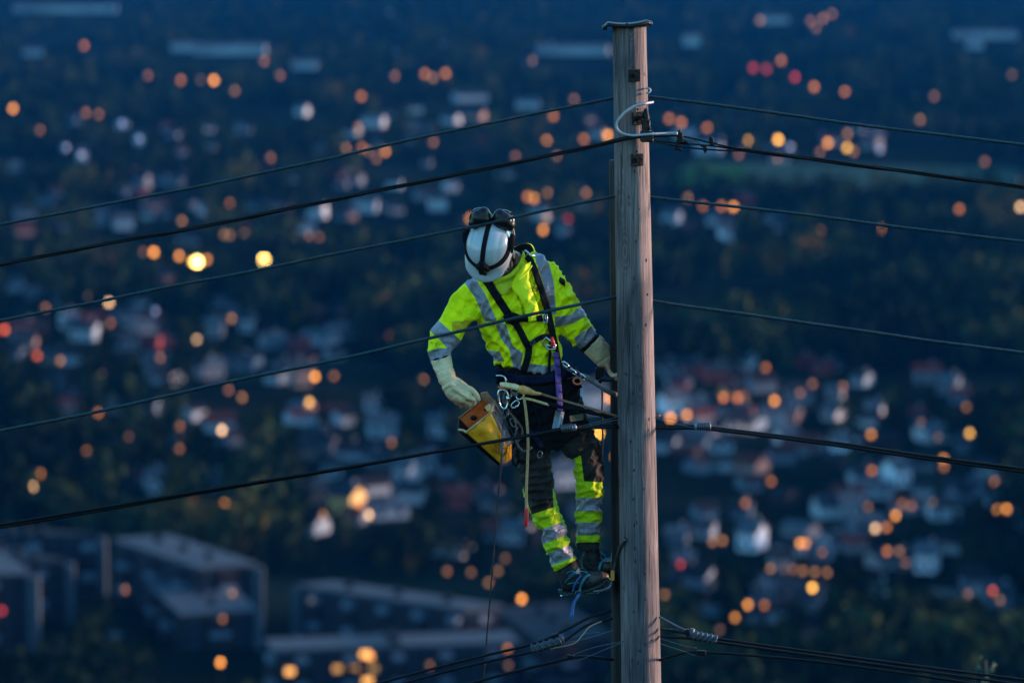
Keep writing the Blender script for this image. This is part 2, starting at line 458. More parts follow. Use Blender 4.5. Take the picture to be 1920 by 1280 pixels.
cable('cable', [(1395, 281, 17.93), (1490, 294, 17.94), (1594, 308, 17.95), (1771, 331, 17.96), (1920, 351, 17.97)],
      .0056, M_black, 'thick black twisted cable right of the pole, leaving the connectors beside the clamp', GC, .3, strands=3, twist=5.0, extend=False, ends='b')
for i, pts in enumerate([[(1222, 256, 17.89), (1270, 255, 17.90), (1300, 260, 17.91), (1345, 271, 17.92), (1398, 281, 17.93)],
                         [(1222, 261, 17.89), (1265, 268, 17.91), (1320, 272, 17.93), (1360, 277, 17.94), (1400, 282, 17.935)],
                         [(1222, 262, 17.88), (1250, 270, 17.88), (1290, 277, 17.90), (1350, 282, 17.92), (1386, 283, 17.925), (1402, 283, 17.93)]]):
    cable('wire', pts, .0042, M_black, ['upper of three black wires fanning out right of the pole clamp', 'middle of three black wires fanning out right of the pole clamp', 'lowest of three black wires fanning out right of the pole clamp'][i], 'wires between clamp and connectors', extend=False, cat='wire')
cable('cable', [(0, 602, 17.86), (201, 562, 17.88), (336, 534, 17.9), (504, 502, 17.92), (640, 474, 17.93), (875, 427, 17.93), (1000, 399, 17.95), (1143, 370, 18.0), (1185, 364, 18.02), (1228, 370, 18.01), (1488, 400, 18), (1700, 427, 17.99), (1920, 453, 17.98)],
      .0072, M_teal, 'thin teal cable passing in front of the white helmet and on behind the pole', GC, .004)
cable('cable', [(0, 808, 17.8), (201, 767.5, 17.82), (403, 722, 17.84), (640, 672, 17.86), (800, 635, 17.87), (960, 598, 17.87), (1060, 577, 17.9), (1143, 560, 17.99), (1185, 556, 18.02), (1230, 565, 18.01), (1488, 602, 18), (1700, 632, 17.99), (1920, 662, 17.98)],
      .0078, M_teal, 'thin teal cable crossing in front of the worker\'s yellow chest', GC, .004)
cable('cable', [(0, 985.5, 17.72), (201, 952, 17.74), (403, 917, 17.76), (640, 878, 17.78), (820, 846, 17.8), (960, 821.6, 17.82), (1042, 806, 17.84), (1078, 801, 17.86), (1146, 799.5, 17.96), (1185, 799, 18.03), (1236, 800.5, 18.0), (1310, 801, 17.97), (1332, 803, 17.97), (1488, 822, 17.97), (1594, 836, 17.96), (1736, 857, 17.96), (1920, 881.5, 17.95)],
      .0075, M_black, 'thick black double cable passing in front of the worker\'s thighs and the tool bag', GC, .25, strands=2, twist=0.55)
cable('cable', [(680, 1288, 17.80), (860, 1240, 17.82), (1000, 1206, 17.84), (1060, 1180, 17.88), (1110, 1155, 17.93), (1146, 1144, 17.98)], .0068, M_black,
      'black cable rising from the bottom edge through the ribbed clamp to the dark pole', GC, extend=False, ends='a')
cable('cable', [(700, 1296, 17.80), (860, 1252, 17.82), (1010, 1218, 17.84), (1055, 1202, 17.87), (1100, 1172, 17.92), (1148, 1159, 17.98)], .0068, M_black,
      'black cable just under the spiral clamp, curling up to the dark pole below the boots', GC, extend=False, ends='a')
cable('cable', [(860, 1286, 17.84), (965, 1258, 17.86), (1065, 1234, 17.88), (1100, 1230, 17.92), (1150, 1236, 18.0)], .0072, M_black,
      'lowest black cable left of the pole, ending low on the dark pole', GC, extend=False, ends='a')
cable('wire', [(1032, 1216, 17.87), (1075, 1206, 17.88), (1092, 1190, 17.89), (1106, 1174, 17.91), (1128, 1164, 17.95)], .0035, mat('copper_brown', (.45, .27, .16), .35, .5), 'brown wire curling up beside the spiral clamp below the boots', 'thin wires by the clamps', extend=False, cat='wire')
cable('wire', [(1236, 1156, 17.95), (1262, 1170, 17.93), (1286, 1182, 17.91)], .006, M_grey_plastic, 'short grey stay running down from the pole to the right lower clamp', 'thin wires by the clamps', extend=False, cat='wire')
cable('cable', [(1238, 1178, 17.96), (1290, 1187, 17.92), (1342, 1196, 17.91), (1500, 1218, 17.92), (1700, 1245, 17.93), (1925, 1274, 17.94)], .0066, M_black,
      'upper of the two black cables leaving the grey spiral clamp low right of the pole', GC, extend=False, ends='b')
cable('cable', [(1238, 1192, 17.97), (1290, 1196, 17.93), (1342, 1203, 17.92), (1500, 1225, 17.93), (1700, 1253, 17.94), (1925, 1284, 17.95)], .0066, M_black,
      'lower of the two black cables leaving the grey spiral clamp low right of the pole', GC, extend=False, ends='b')
cable('cable', [(1236, 1237, 17.97), (1268, 1227, 17.93), (1318, 1222, 17.92), (1500, 1236, 17.93), (1700, 1262, 17.94), (1925, 1296, 17.95)], .0066, M_black,
      'lowest black cable right of the pole, hanging under the spiral clamp pair', GC, extend=False, ends='b')
for i, (pts, r, lab) in enumerate([
    ([(1072, 1228, 17.88), (1110, 1214, 17.9), (1170, 1201, 17.905)], .0016, 'thin pale stay wire running from the small lower clamp up to the pole'),
    ([(1082, 1239, 17.87), (1115, 1225, 17.89), (1170, 1202, 17.905)], .0016, 'second thin pale stay wire, the lower one from the small clamp to the pole'),
    ([(1056, 1206, 17.87), (1100, 1196, 17.9), (1150, 1181, 17.96)], .0018, 'thin steel wire just right of the left spiral clamp'),
    ([(1056, 1200, 17.87), (1090, 1189, 17.9), (1125, 1184, 17.93)], .0014, 'short thin steel wire above its longer twin at the left spiral clamp'),
    ([(1076, 801, 17.855), (1120, 791, 17.89), (1166, 779, 17.905)], .0012, 'upper thin wire from the coiled clamp left of the pole beside the thigh'),
    ([(1077, 806, 17.855), (1110, 797, 17.88), (1168, 784, 17.905)], .0012, 'lower thin wire from the coiled clamp left of the pole beside the thigh'),
    ([(1226, 782, 17.93), (1270, 787, 17.95), (1308, 793, 17.97)], .0012, 'upper thin wire from the pole to the coiled clamp on its right'),
    ([(1228, 784, 17.93), (1272, 795, 17.95), (1308, 804, 17.96)], .0012, 'lower thin wire from the pole to the coiled clamp on its right'),
    ([(1238, 1178, 17.93), (1296, 1179, 17.91)], .0018, 'level thin wire between the pole and the right spiral clamp'),
    ([(1238, 1196, 17.93), (1280, 1209, 17.91), (1306, 1214, 17.91)], .0018, 'thin wire sloping from the pole to the small black connector on the right'),
    ([(1238, 1206, 17.93), (1275, 1218, 17.91), (1304, 1228, 17.91)], .0018, 'lowest thin wire sloping from the pole to the small black connector')]):
    cable('stay_wire', pts, r, M_zinc, lab, 'thin wires by the clamps', extend=False, cat='wire', n=6)

# coiled clamps (C5)
def coil_clamp(a, b, r, turns, label, m=M_zinc):
    a = Vector(a); b = Vector(b); ax = (b - a); ln = ax.length; ax.normalize()
    up = Vector((0, 1, 0)); up = (up - ax * up.dot(ax)).normalized(); w = ax.cross(up)
    root = empty('cable_clamp', a, label, 'clamp', 'clamps on the cables')
    mb = MB(); pts = []
    for i in range(turns * 14 + 1):
        th = 2 * math.pi * i / 14; pts.append(a + ax * (ln * i / (turns * 14)) + up * math.cos(th) * r + w * math.sin(th) * r)
    mb.tube(pts, .0032, 6); mb.build('coil', m, root)
    mb = MB(); mb.tube([a - ax * .018, a - ax * .012, a - ax * .004], [.008, .016, .015], 12); mb.build('collar', mat('blue_grey_zinc', (.22, .27, .36), .4, .6), root)
    mb = MB(); mb.tube([a - ax * .002, b], r * .72, 12); mb.build('sleeve', M_grey_plastic, root)
coil_clamp(P(1074, 801, 17.85), P(1051, 803, 17.84), .0165, 7, 'grey coiled clamp on the black double cable in front of the worker\'s thigh')
coil_clamp(P(1309, 799, 17.965), P(1333, 799, 17.965), .018, 6, 'grey coiled clamp on the black double cable just right of the pole')
def spiral_clamp(a, b, label, flip=1):
    a = Vector(a); b = Vector(b); ax = (b - a); ln = ax.length; ax.normalize(); w = Vector((0, 0, 1)); w = (w - ax * w.dot(ax)).normalized()
    root = empty('cable_clamp', a, label, 'clamp', 'clamps on the cables')
    mb = MB(); up = ax.cross(w).normalized()
    mb.box((a + b) / 2, (ln / 2, .013, .016), axes=(ax, up, w)); o = mb.build('clamp_body', M_grey_plastic, root, False)
    bv_ = o.modifiers.new('b', 'BEVEL'); bv_.width = .006; bv_.segments = 3
    for k in range(5):
        mb = MB(); c = a + ax * (ln * (k + .5) / 5.0)
        mb.tube([c + w * .019 * math.cos(t) + up * .017 * math.sin(t) + ax * .010 * math.sin(t + .8) for t in [j * 2 * math.pi / 14 for j in range(14)]], .0042, 6, closed=True)
        mb.build('rib', M_grey_plastic, root)
    mb = MB(); mb.tube([a - ax * .004 + w * .028 * flip, a - ax * .004 - w * .016], .012, 8); mb.build('end_block', M_grey_plastic, root)
spiral_clamp(P(1052, 1199, 17.85), P(995, 1216, 17.83), 'grey ribbed clamp holding two cables low left of the pole')
spiral_clamp(P(1298, 1189, 17.90), P(1344, 1198, 17.90), 'grey ribbed clamp holding two cables low right of the pole')
def connector(c, s, label, spikes=True, rot=0.0):
    root = empty('cable_connector', c, label, 'connector', 'black connectors on the wires'); mb = MB(); c = Vector(c)
    ax = Vector((math.cos(rot), 0, math.sin(rot))); az = Vector((-math.sin(rot), 0, math.cos(rot))); ay = Vector((0, 1, 0))
    mb.box(c, (s * .55, s * .5, s), axes=(ax, ay, az)); o = mb.build('connector_body', M_black, root, False)
    bv_ = o.modifiers.new('b', 'BEVEL'); bv_.width = s * .2; bv_.segments = 2
    if spikes:
        mb = MB(); mb.tube([c + az * s * .8, c + az * s * 1.15, c + az * s * 1.6], [s * .5, s * .3, s * .06], 8); mb.build('shear_bolt', M_iron, root)
        mb = MB(); mb.tube([c - az * s * .4 - ax * s * .2, c - az * s * .8 + ax * s * 1.1, c - az * s * .9 + ax * s * 1.4], [s * .4, s * .35, s * .1], 8); mb.build('lug', M_black, root)
connector(P(1275, 259, 17.9), .026, 'large black connector joining the three wires just right of the pole', rot=.08)
connector(P(1269, 274, 17.9), .020, 'black connector hanging just under the large one right of the pole', rot=-.15)
connector(P(1334, 265, 17.92), .019, 'small black connector with a spike, farther right on the upper wire', rot=.2)
connector(P(1322, 278, 17.92), .016, 'black connector with its spike pointing down, on the lowest wire', rot=math.pi + .05)
connector(P(1041, 1191, 17.85), .018, 'black connector sitting on top of the left ribbed clamp', False, rot=1.9)
connector(P(1070, 1231, 17.88), .018, 'small dark connector on the lowest cable left of the pole', False, rot=1.4)
connector(P(1315, 1223, 17.91), .022, 'small black connector on the lowest cable right of the pole', False, rot=1.5)
connector(P(1289, 1186, 17.90), .018, 'black block between the pole and the right ribbed clamp', False, rot=.3)
cable('wire', [(1290, 256, 17.9), (1302, 262, 17.9), (1318, 277, 17.91)], .0010, M_iron, 'hair-thin wire between the large connector and the one with the downward spike', 'thin wires by the clamps', extend=False, cat='wire')
# clamp bracket on the near right side of the pole
br = empty('cable_bracket', P(1214, 250, 17.88), 'black bracket clamping the thick cable on the near side of the pole', 'bracket')
q, nr = pole_pt(1207, 240, .0)
mb = MB(); mb.box(P(1213, 256, 17.875), (.030, .024, .026), rot=.1); o = mb.build('jaw', M_capm, br, False); o.modifiers.new('b', 'BEVEL').width = .006
mb = MB(); mb.box(P(1211, 238, 17.885), (.017, .02, .034), rot=.2); o = mb.build('arm', M_capm, br, False); o.modifiers.new('b', 'BEVEL').width = .004
mb = MB(); mb.tube([P(1206, 222, 17.905), P(1211, 208, 17.90), P(1213, 222, 17.88), P(1210, 232, 17.88)], [.011, .013, .013, .008], 10); mb.build('hook', M_iron, br)
mb = MB(); mb.tube([P(1218, 243, 17.86), P(1218, 238, 17.85)], .006, 8); mb.build('bolt', M_iron, br)
# pale hoop and loose end
M_band = mat('tape', (.35, .37, .4), .5)
root = empty('pale_cable', P(1217, 194, 17.95), 'pale grey cable bent in a big open hoop over the upper pole', 'cable')
mb = MB(); mb.tube(catmull([P(1224, 192, 17.98), P(1212, 194, 17.90), P(1190, 199, 17.89), P(1168, 214, 17.89), P(1156, 234, 17.895), P(1163, 248, 17.885), P(1185, 254, 17.87), P(1215, 252, 17.845), P(1245, 250.5, 17.87), P(1264, 251, 17.89), P(1272, 253, 17.9)], 10), .0058, 10)
mb.build('cable_skin', M_white_cable, root)
mb = MB()
for k in range(5): mb.tube([P(1250 + k * 4.2, 250.4, 17.875), P(1252.4 + k * 4.2, 250.4, 17.88)], .0072, 10)
mb.build('tape_band', M_band, root)
mb = MB(); c0 = P(1216, 170, 17.96)
mb.tube(catmull([P(1211, 166, 17.95), P(1217, 166.5, 17.93), P(1219.5, 170, 17.93), P(1217, 174, 17.93), P(1212, 175, 17.94)], 6), .0042, 8)
tag(mb.build('cable_end', M_white_cable), 'tiny pale cable end poking out at the right edge of the upper pole', 'cable end')

# climbing scars and staples on the pole face
for k in range(26):
    rr = random.Random(100 + k); py = 330 + k * 36 + rr.uniform(-14, 14); px = 1184 + (py - 45) * .018 + rr.uniform(-20, 26)
    q, nr = pole_pt(px, py, .0005); mb = MB()
    mb.tube([q + Vector((0, 0, .006)), q, q - Vector((0, 0, rr.uniform(.006, .014)))], [.0012, .0032, .0010], 6); mb.build('gaff_scar' if k % 3 else 'staple', M_lining_dark if k % 3 else M_iron, pole_root)

# ================================================================== THE LINE WORKER
HV = (.92, 1.0, .003)                       # fluorescent yellow cloth
SILV = (.29, .265, .31)
M_jacket = attr_mat('fluorescent_jacket_cloth', HV, [('soil', (.62, .46, .02), .8, 0.0), ('silver', SILV, .42, .25), ('dark', (.012, .014, .018), .7, 0.0)], rough=.72, bump=.7, bscale=19, bdist=.03, sheen=0.0, vary=.2)
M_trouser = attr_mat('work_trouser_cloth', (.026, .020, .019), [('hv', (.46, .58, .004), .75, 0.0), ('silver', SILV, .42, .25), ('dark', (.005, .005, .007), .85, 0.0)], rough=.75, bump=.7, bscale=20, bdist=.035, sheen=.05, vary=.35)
M_skin = mat('skin', (.48, .24, .17), .5, 0, .15, 30, .15, 80)
M_hair = mat('dark_hair', (.06, .035, .022), .75, 0, .4, 120, .6, 200)
M_helmet = mat('white_helmet_shell', (.44, .46, .50), .24, 0, .08, 12, .05, 10, coat=.3)
M_strap = mat('black_webbing', (.006, .007, .011), .8, 0, .3, 90, .3, 240, spec=.12)
M_navy = mat('navy_webbing', (.006, .010, .032), .8, 0, .3, 60, .3, 200, spec=.12)
M_purple = mat('purple_webbing', (.13, .055, .26), .65, 0, .25, 60, .3, 240)
M_red = mat('red_plastic', (.65, .03, .03), .4)
M_blue = mat('blue_webbing', (.015, .12, .36), .55, 0, .2, 60, .3, 240)
M_cyan = mat('cyan_rubber', (.02, .18, .24), .5, 0, .25, 40, .2, 120)
M_steel = mat('polished_steel', (.72, .73, .74), .22, 1.0, .15, 40, .05, 60)
M_glove = attr_mat('leather_glove', (.78, .54, .31), [('soil', (.50, .20, .13), .8, 0.0), ('silver', (.70, .02, .05), .6, 0.0)], rough=.8, bump=.5, bscale=45, bdist=.012, vary=.25, edge=2.2)
M_boot = mat('boot_leather', (.012, .012, .014), .7, 0, .35, 30, .4, 60)
M_toe = mat('boot_toe_leather', (.055, .038, .028), .5, 0, .35, 30, .4, 60)
M_sole = mat('boot_sole', (.009, .024, .025), .6, 0, .3, 40, .4, 60)
M_lens = mat('smoked_plastic', (.006, .007, .011), .35, 0, 0, spec=.35)
M_lining = mat('dark_lining', (.008, .009, .013), .9, spec=.1)
M_yellowdark = mat('collar_cloth', (.60, .62, .012), .75, 0, .15, 20, .3, 40)

person = empty('person', P(1100, 1100, 18.12), 'line worker in yellow reflective jacket, white helmet and harness, looking down at a tool bag', 'person')

def ridges(px, segs):
    d = np.zeros(len(px))
    for (a, b, w, h) in segs:
        d += h * np.exp(-(seg_dist(px, a, b) / w) ** 2)
    return d
def fine_noise(V, f, amp, off=0.0):
    return np.array([mnoise.noise(Vector((v[0] * f[0] + off, v[1] * f[1], v[2] * f[2]))) for v in V]) * amp

# --- body under the clothes
mb = MB()
mb.loft([(965, 760, 1080, 770, 18.19, .06), (955, 700, 1040, 700, 18.19, .06), (938, 640, 1030, 645, 18.18, .07), (915, 580, 1025, 580, 18.17, .075), (910, 535, 1020, 520, 18.15, .07), (930, 505, 990, 490, 18.13, .06)])
mb.loft([(942, 522, 985, 500, 18.13, .050), (934, 500, 980, 478, 18.12, .050), (925, 485, 968, 470, 18.10, .050)])      # neck
mb.loft([(885, 540, 910, 575, 18.12, .04), (838, 590, 858, 622, 18.08, .035), (815, 630, 838, 640, 18.05, .035), (822, 662, 838, 656, 18.03, .024)])
mb.loft([(1030, 510, 1030, 560, 18.14, .04), (1070, 560, 1052, 592, 18.16, .037), (1105, 618, 1078, 640, 18.2, .033), (1136, 665, 1120, 684, 18.22, .022)])
mb.loft([(975, 800, 1015, 812, 18.18, .045), (993, 890, 1020, 890, 18.12, .035), (1018, 985, 1042, 972, 18.11, .030), (1048, 1060, 1068, 1050, 18.10, .026)])
mb.loft([(1055, 800, 1092, 808, 18.19, .045), (1092, 880, 1117, 886, 18.16, .035), (1094, 960, 1114, 962, 18.17, .030), (1097, 1030, 1113, 1032, 18.17, .026)])
# head frame: crown towards the lens, face down and to the left
Fv = Vector((-.20, -.40, -.88)).normalized(); Uv = Vector((-.10, -.85, .52)); Uv = (Uv - Fv * Uv.dot(Fv)).normalized(); Rv = Fv.cross(Uv).normalized()
HC = P(917, 462, 18.02)
def H(r, f, u): return HC + Rv * r + Fv * f + Uv * u
hax = (Rv, Fv, Uv)
mb.ellipsoid(H(-.018, -.005, -.005), .079, .098, .095, hax, 28, 18)
mb.ellipsoid(H(-.018, .045, -.075), .058, .052, .070, hax, 22, 14)      # jaw
mb.ellipsoid(H(-.018, .078, -.115), .030, .026, .024, hax, 14, 10)      # chin
mb.ellipsoid(H(-.018, .102, -.055), .014, .020, .020, hax, 14, 10)      # nose
mb.ellipsoid(H(-.018, .090, -.035), .011, .014, .030, hax, 14, 10)
for s in (-1, 1):
    mb.ellipsoid(H(-.018 + s * .030, .082, -.018), .026, .016, .011, hax, 12, 8)   # brow
    mb.ellipsoid(H(-.018 + s * .040, .066, -.060), .022, .020, .018, hax, 12, 8)   # cheek
    mb.ellipsoid(H(-.018 + s * .085, -.012, -.045), .010, .018, .030, hax, 12, 8)  # ear
mb.ellipsoid(H(-.018, .092, -.088), .022, .010, .006, hax, 12, 8)      # mouth
mb.loft([(935, 505, 978, 484, 18.12, .05), (925, 490, 966, 472, 18.09, .05), (912, 480, 955, 462, 18.06, .05)])
mb.ellipsoid(P(961.5, 477, 18.03), .012, .016, .024, (Vector((.95, 0, .25)), Vector((0, 1, 0)), Vector((-.25, 0, .95))), 14, 10)
mb.ellipsoid(P(949, 497, 18.03), .030, .04, .030, n=18, k=12)
body, body_bv = remesh('body', mb, M_skin, .0055, person, 2)
for s in (-1, 1):
    m2 = MB(); m2.ellipsoid(H(-.018 + s * .031, .0845, -.036), .011, .008, .0075, hax, 12, 8)
    m2.build('eye', mat('eye_white', (.75, .75, .75), .2), body)
# beard and hair
mb = MB()
mb.ellipsoid(H(-.018, .045, -.088), .0625, .056, .062, hax, 22, 14); mb.ellipsoid(H(-.018, .082, -.118), .034, .028, .026, hax, 14, 10)
for s in (-1, 1): mb.ellipsoid(H(-.018 + s * .066, .012, -.050), .014, .022, .040, hax, 12, 8)
mb.ellipsoid(P(944, 507, 18.02), .034, .045, .022, n=18, k=12); mb.ellipsoid(P(957, 497, 18.035), .014, .040, .034, n=18, k=12)
remesh('beard', mb, M_hair, .005, person, 1, lambda V, px, N: fine_noise(V, (160, 160, 160), .0022))
mb = MB(); mb.ellipsoid(H(-.018, -.030, -.022), .080, .082, .090, hax, 22, 14)
mb.ellipsoid(P(966, 490, 18.07), .020, .045, .040, n=18, k=12)
remesh('hair', mb, M_hair, .006, person, 1, lambda V, px, N: fine_noise(V, (160, 160, 160), .002))

# --- jacket
mb = MB()
mb.loft([(927, 683, 1052, 700, 18.175, .118), (919, 668, 1053, 682, 18.175, .124), (908, 640, 1052, 655, 18.172, .128), (898, 612, 1048, 622, 18.168, .132), (890, 585, 1044, 592, 18.16, .136),
         (882, 556, 1046, 560, 18.152, .135), (880, 533, 1043, 528, 18.145, .122), (888, 517, 1036, 500, 18.14, .105), (902, 508, 1022, 481, 18.135, .085), (922, 505, 1000, 470, 18.13, .070)], 40)
mb.loft([(925, 520, 925, 600, 18.14, .085), (900, 519, 912, 600, 18.13, .082), (876, 527, 905, 596, 18.12, .078), (852, 548, 890, 600, 18.10, .074), (831, 574, 876, 618, 18.08, .07), (816, 598, 866, 636, 18.06, .068), (806, 618, 858, 648, 18.05, .066),
         (802, 638, 850, 654, 18.04, .062), (801, 655, 847, 657, 18.03, .058), (806, 675, 845, 664, 18.02, .052), (809, 684, 844, 669, 18.015, .049)], 32)
mb.loft([(1000, 482, 1010, 596, 18.15, .085), (1028, 486, 1034, 606, 18.15, .084), (1046, 498, 1042, 610, 18.155, .08), (1064, 523, 1046, 615, 18.165, .076), (1081, 553, 1048, 622, 18.175, .074), (1096, 584, 1052, 628, 18.185, .072),
         (1106, 603, 1062, 636, 18.19, .066), (1117, 618, 1074, 650, 18.2, .060), (1122, 626, 1084, 656, 18.205, .056)], 32)
J_ridges = [((985, 498), (961, 540), 3.2, .010), ((961, 540), (975, 575), 3.0, .008), ((975, 575), (984, 640), 3.0, .004),
    ((905, 606), (932, 640), 5, .011), ((932, 640), (960, 668), 5, .010), ((916, 600), (952, 640), 4, -.009), ((922, 596), (968, 640), 4.5, .009),
    ((905, 640), (930, 668), 4, .008), ((940, 660), (968, 690), 4, -.006), ((990, 560), (1010, 585), 4, .006), ((1000, 545), (1022, 578), 3, .006), ((985, 590), (1000, 565), 3, -.006),
    ((1005, 640), (1040, 668), 4, .006), ((995, 668), (1035, 655), 4, .006), ((1000, 690), (1045, 672), 3, -.004),
    ((850, 575), (890, 600), 5, .008), ((860, 560), (900, 578), 4, -.006), ((835, 590), (868, 622), 4, .007), ((842, 560), (868, 545), 5, .006),
    ((826, 622), (856, 628), 4, .006), ((806, 640), (846, 640), 4, .007), ((812, 630), (840, 646), 3, -.006), ((812, 655), (840, 648), 3, .005),
    ((1052, 560), (1088, 548), 4, .006), ((1050, 578), (1080, 560), 3, -.005), ((1064, 625), (1104, 605), 4, .009), ((1060, 615), (1092, 596), 3, -.006), ((1075, 640), (1098, 612), 3, .006),
    ((1048, 540), (1062, 520), 4, .005), ((884, 540), (905, 560), 4, -.005), ((930, 545), (955, 580), 5, .005), ((935, 575), (960, 560), 4, -.004), ((950, 625), (965, 650), 4, .006)]
def jdisp(V, px, N):
    fr = np.clip(-N[:, 1] * 2, 0.15, 1)
    # sharp creases: ridged noise stretched along the pull of the cloth
    cr = np.array([abs(mnoise.noise(Vector(((v[0] * .8 - v[2] * .6) * 24, v[1] * 9, (v[0] * .6 + v[2] * .8) * 8)))) for v in V])
    return 1.5 * ridges(px, J_ridges) * fr + fine_noise(V, (9, 7, 7), .010) + (.18 - cr) * .030 - .002
def jtags(V, px):
    silver = polys_sd(px, [
        [(869, 527), (886, 514), (909, 550), (932, 602), (909, 603), (891, 558)],
        [(929, 607), (948, 606), (961, 648), (981, 662), (975, 698), (962, 688), (955, 655), (940, 636)],
        [(908, 656), (937, 659), (946, 678), (916, 676)],
        [(1002, 470), (1022, 470), (1038, 525), (1043, 589), (1027, 589), (1027, 571), (1020, 535), (1004, 487)],
        [(984, 681), (1032, 686), (1056, 672), (1056, 684), (1030, 700), (984, 700)],
        [(815, 594), (866, 640), (848, 662), (802, 615)],
        [(796, 662), (821, 652), (850, 654), (848, 676), (800, 690)],
        [(1040, 594), (1070, 590), (1092, 570), (1106, 588), (1075, 606), (1040, 614)],
        [(1077, 633), (1108, 612), (1128, 624), (1086, 662)]])
    soil = polys_sd(px, [[(850, 602), (880, 600), (882, 616), (868, 624), (848, 620)], [(888, 600), (922, 604), (932, 612), (900, 610)]]) + fine_noise(V, (30, 30, 30), 4.0)
    dark = polys_sd(px, [[(1053, 521), (1061, 529), (1057, 534), (1049, 526)], [(975, 690), (986, 672), (980, 700)]])
    return {'silver': silver, 'soil': soil, 'dark': dark}
jacket, J_bv = remesh('jacket', mb, M_jacket, .0058, person, 3, jdisp, jtags)

# --- trousers
mb = MB()
mb.loft([(934, 685, 1066, 690, 18.18, .105), (937, 720, 1082, 722, 18.18, .115), (944, 760, 1097, 768, 18.175, .12), (952, 800, 1111, 804, 18.17, .118), (962, 828, 1118, 830, 18.165, .10), (985, 842, 1100, 843, 18.165, .07)], 40)
mb.loft([(950, 790, 1040, 800, 18.16, .105), (960, 830, 1034, 838, 18.14, .10), (966, 858, 1032, 860, 18.12, .096), (973, 885, 1036, 884, 18.10, .092), (979, 915, 1039, 908, 18.09, .09), (987, 940, 1042, 932, 18.09, .086),
         (996, 962, 1047, 950, 18.095, .082), (1005, 985, 1055, 972, 18.1, .078), (1014, 1006, 1063, 992, 18.1, .075), (1022, 1030, 1070, 1014, 18.1, .072), (1032, 1052, 1076, 1034, 18.1, .068), (1040, 1070, 1081, 1050, 18.1, .062)], 32)
mb.loft([(1030, 790, 1110, 800, 18.18, .105), (1042, 825, 1124, 830, 18.17, .10), (1058, 850, 1131, 850, 18.15, .096), (1074, 868, 1133, 872, 18.14, .09), (1079, 900, 1133, 902, 18.14, .084), (1079, 935, 1130, 936, 18.15, .076),
         (1080, 970, 1128, 970, 18.155, .072), (1080, 1000, 1127, 1000, 18.16, .068), (1080, 1030, 1128, 1029, 18.16, .066)], 32)
T_r = []
for k, (y, x0, x1) in enumerate([(860, 972, 1028), (874, 976, 1032), (888, 978, 1034), (902, 982, 1036), (916, 988, 1036), (930, 992, 1038), (944, 998, 1040)]):
    T_r += [((x0 + (k % 2) * 14, y + 5), (x1 - ((k + 1) % 2) * 16, y - 3 + (k % 3) * 3), 3.6, .0095), ((x0 + 8, y + 9), (x1 - 8, y + 6), 2.8, -.007)]
T_r += [((1003, 975), (1025, 992), 3, .008), ((1025, 992), (1050, 978), 3, .008), ((1008, 968), (1046, 962), 3, .006), ((1020, 1032), (1064, 1014), 3, .008), ((1026, 1018), (1055, 1030), 3, .007), ((1034, 1062), (1074, 1050), 2.5, .006),
        ((1082, 905), (1128, 925), 4, .006), ((1085, 925), (1126, 912), 3, .005), ((1082, 965), (1126, 972), 3, .005), ((1082, 1008), (1126, 1010), 2.5, .004), ((1060, 850), (1118, 832), 6, .008), ((1070, 868), (1125, 850), 4, -.006), ((1090, 880), (1130, 895), 4, .005),
        ((1100, 972), (1104, 1010), 1.6, -.004), ((1094, 905), (1096, 975), 1.4, -.004), ((975, 800), (1020, 790), 5, .006), ((1068, 765), (1100, 752), 4, .007), ((1060, 780), (1104, 772), 4, -.006), ((1085, 1020), (1124, 1022), 2, -.005)]
def tdisp(V, px, N):
    cr = np.array([abs(mnoise.noise(Vector(((v[0] * .75 + v[2] * .4) * 16, v[1] * 10, (v[2] * .9 - v[0] * .5) * 24)))) for v in V])
    return 1.2 * ridges(px, T_r) * np.clip(-N[:, 1] * 2, 0.2, 1) + fine_noise(V, (10, 8, 8), .008) + (.18 - cr) * .030 - .001
def ttags(V, px):
    hv = polys_sd(px, [[(985, 968), (1046, 948), (1090, 1042), (1038, 1074)], [(974, 905), (980, 912), (996, 962), (986, 966)],
        [(1060, 868), (1089, 853), (1095, 902), (1140, 904), (1134, 1016), (1070, 1017)], [(1036, 915), (1046, 920), (1048, 955), (1038, 950)]])
    silver = polys_sd(px, [[(998, 1000), (1054, 978), (1068, 1000), (1010, 1023)], [(1016, 1042), (1072, 1019), (1084, 1041), (1026, 1063)],
        [(1070, 933), (1136, 933), (1136, 958), (1070, 958)], [(1070, 979), (1136, 979), (1136, 1003), (1070, 1003)]])
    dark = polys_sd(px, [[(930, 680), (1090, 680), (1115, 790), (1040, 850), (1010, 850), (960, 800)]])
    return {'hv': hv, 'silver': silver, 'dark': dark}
trousers, T_bv = remesh('trousers', mb, M_trouser, .0056, person, 2, tdisp, ttags)

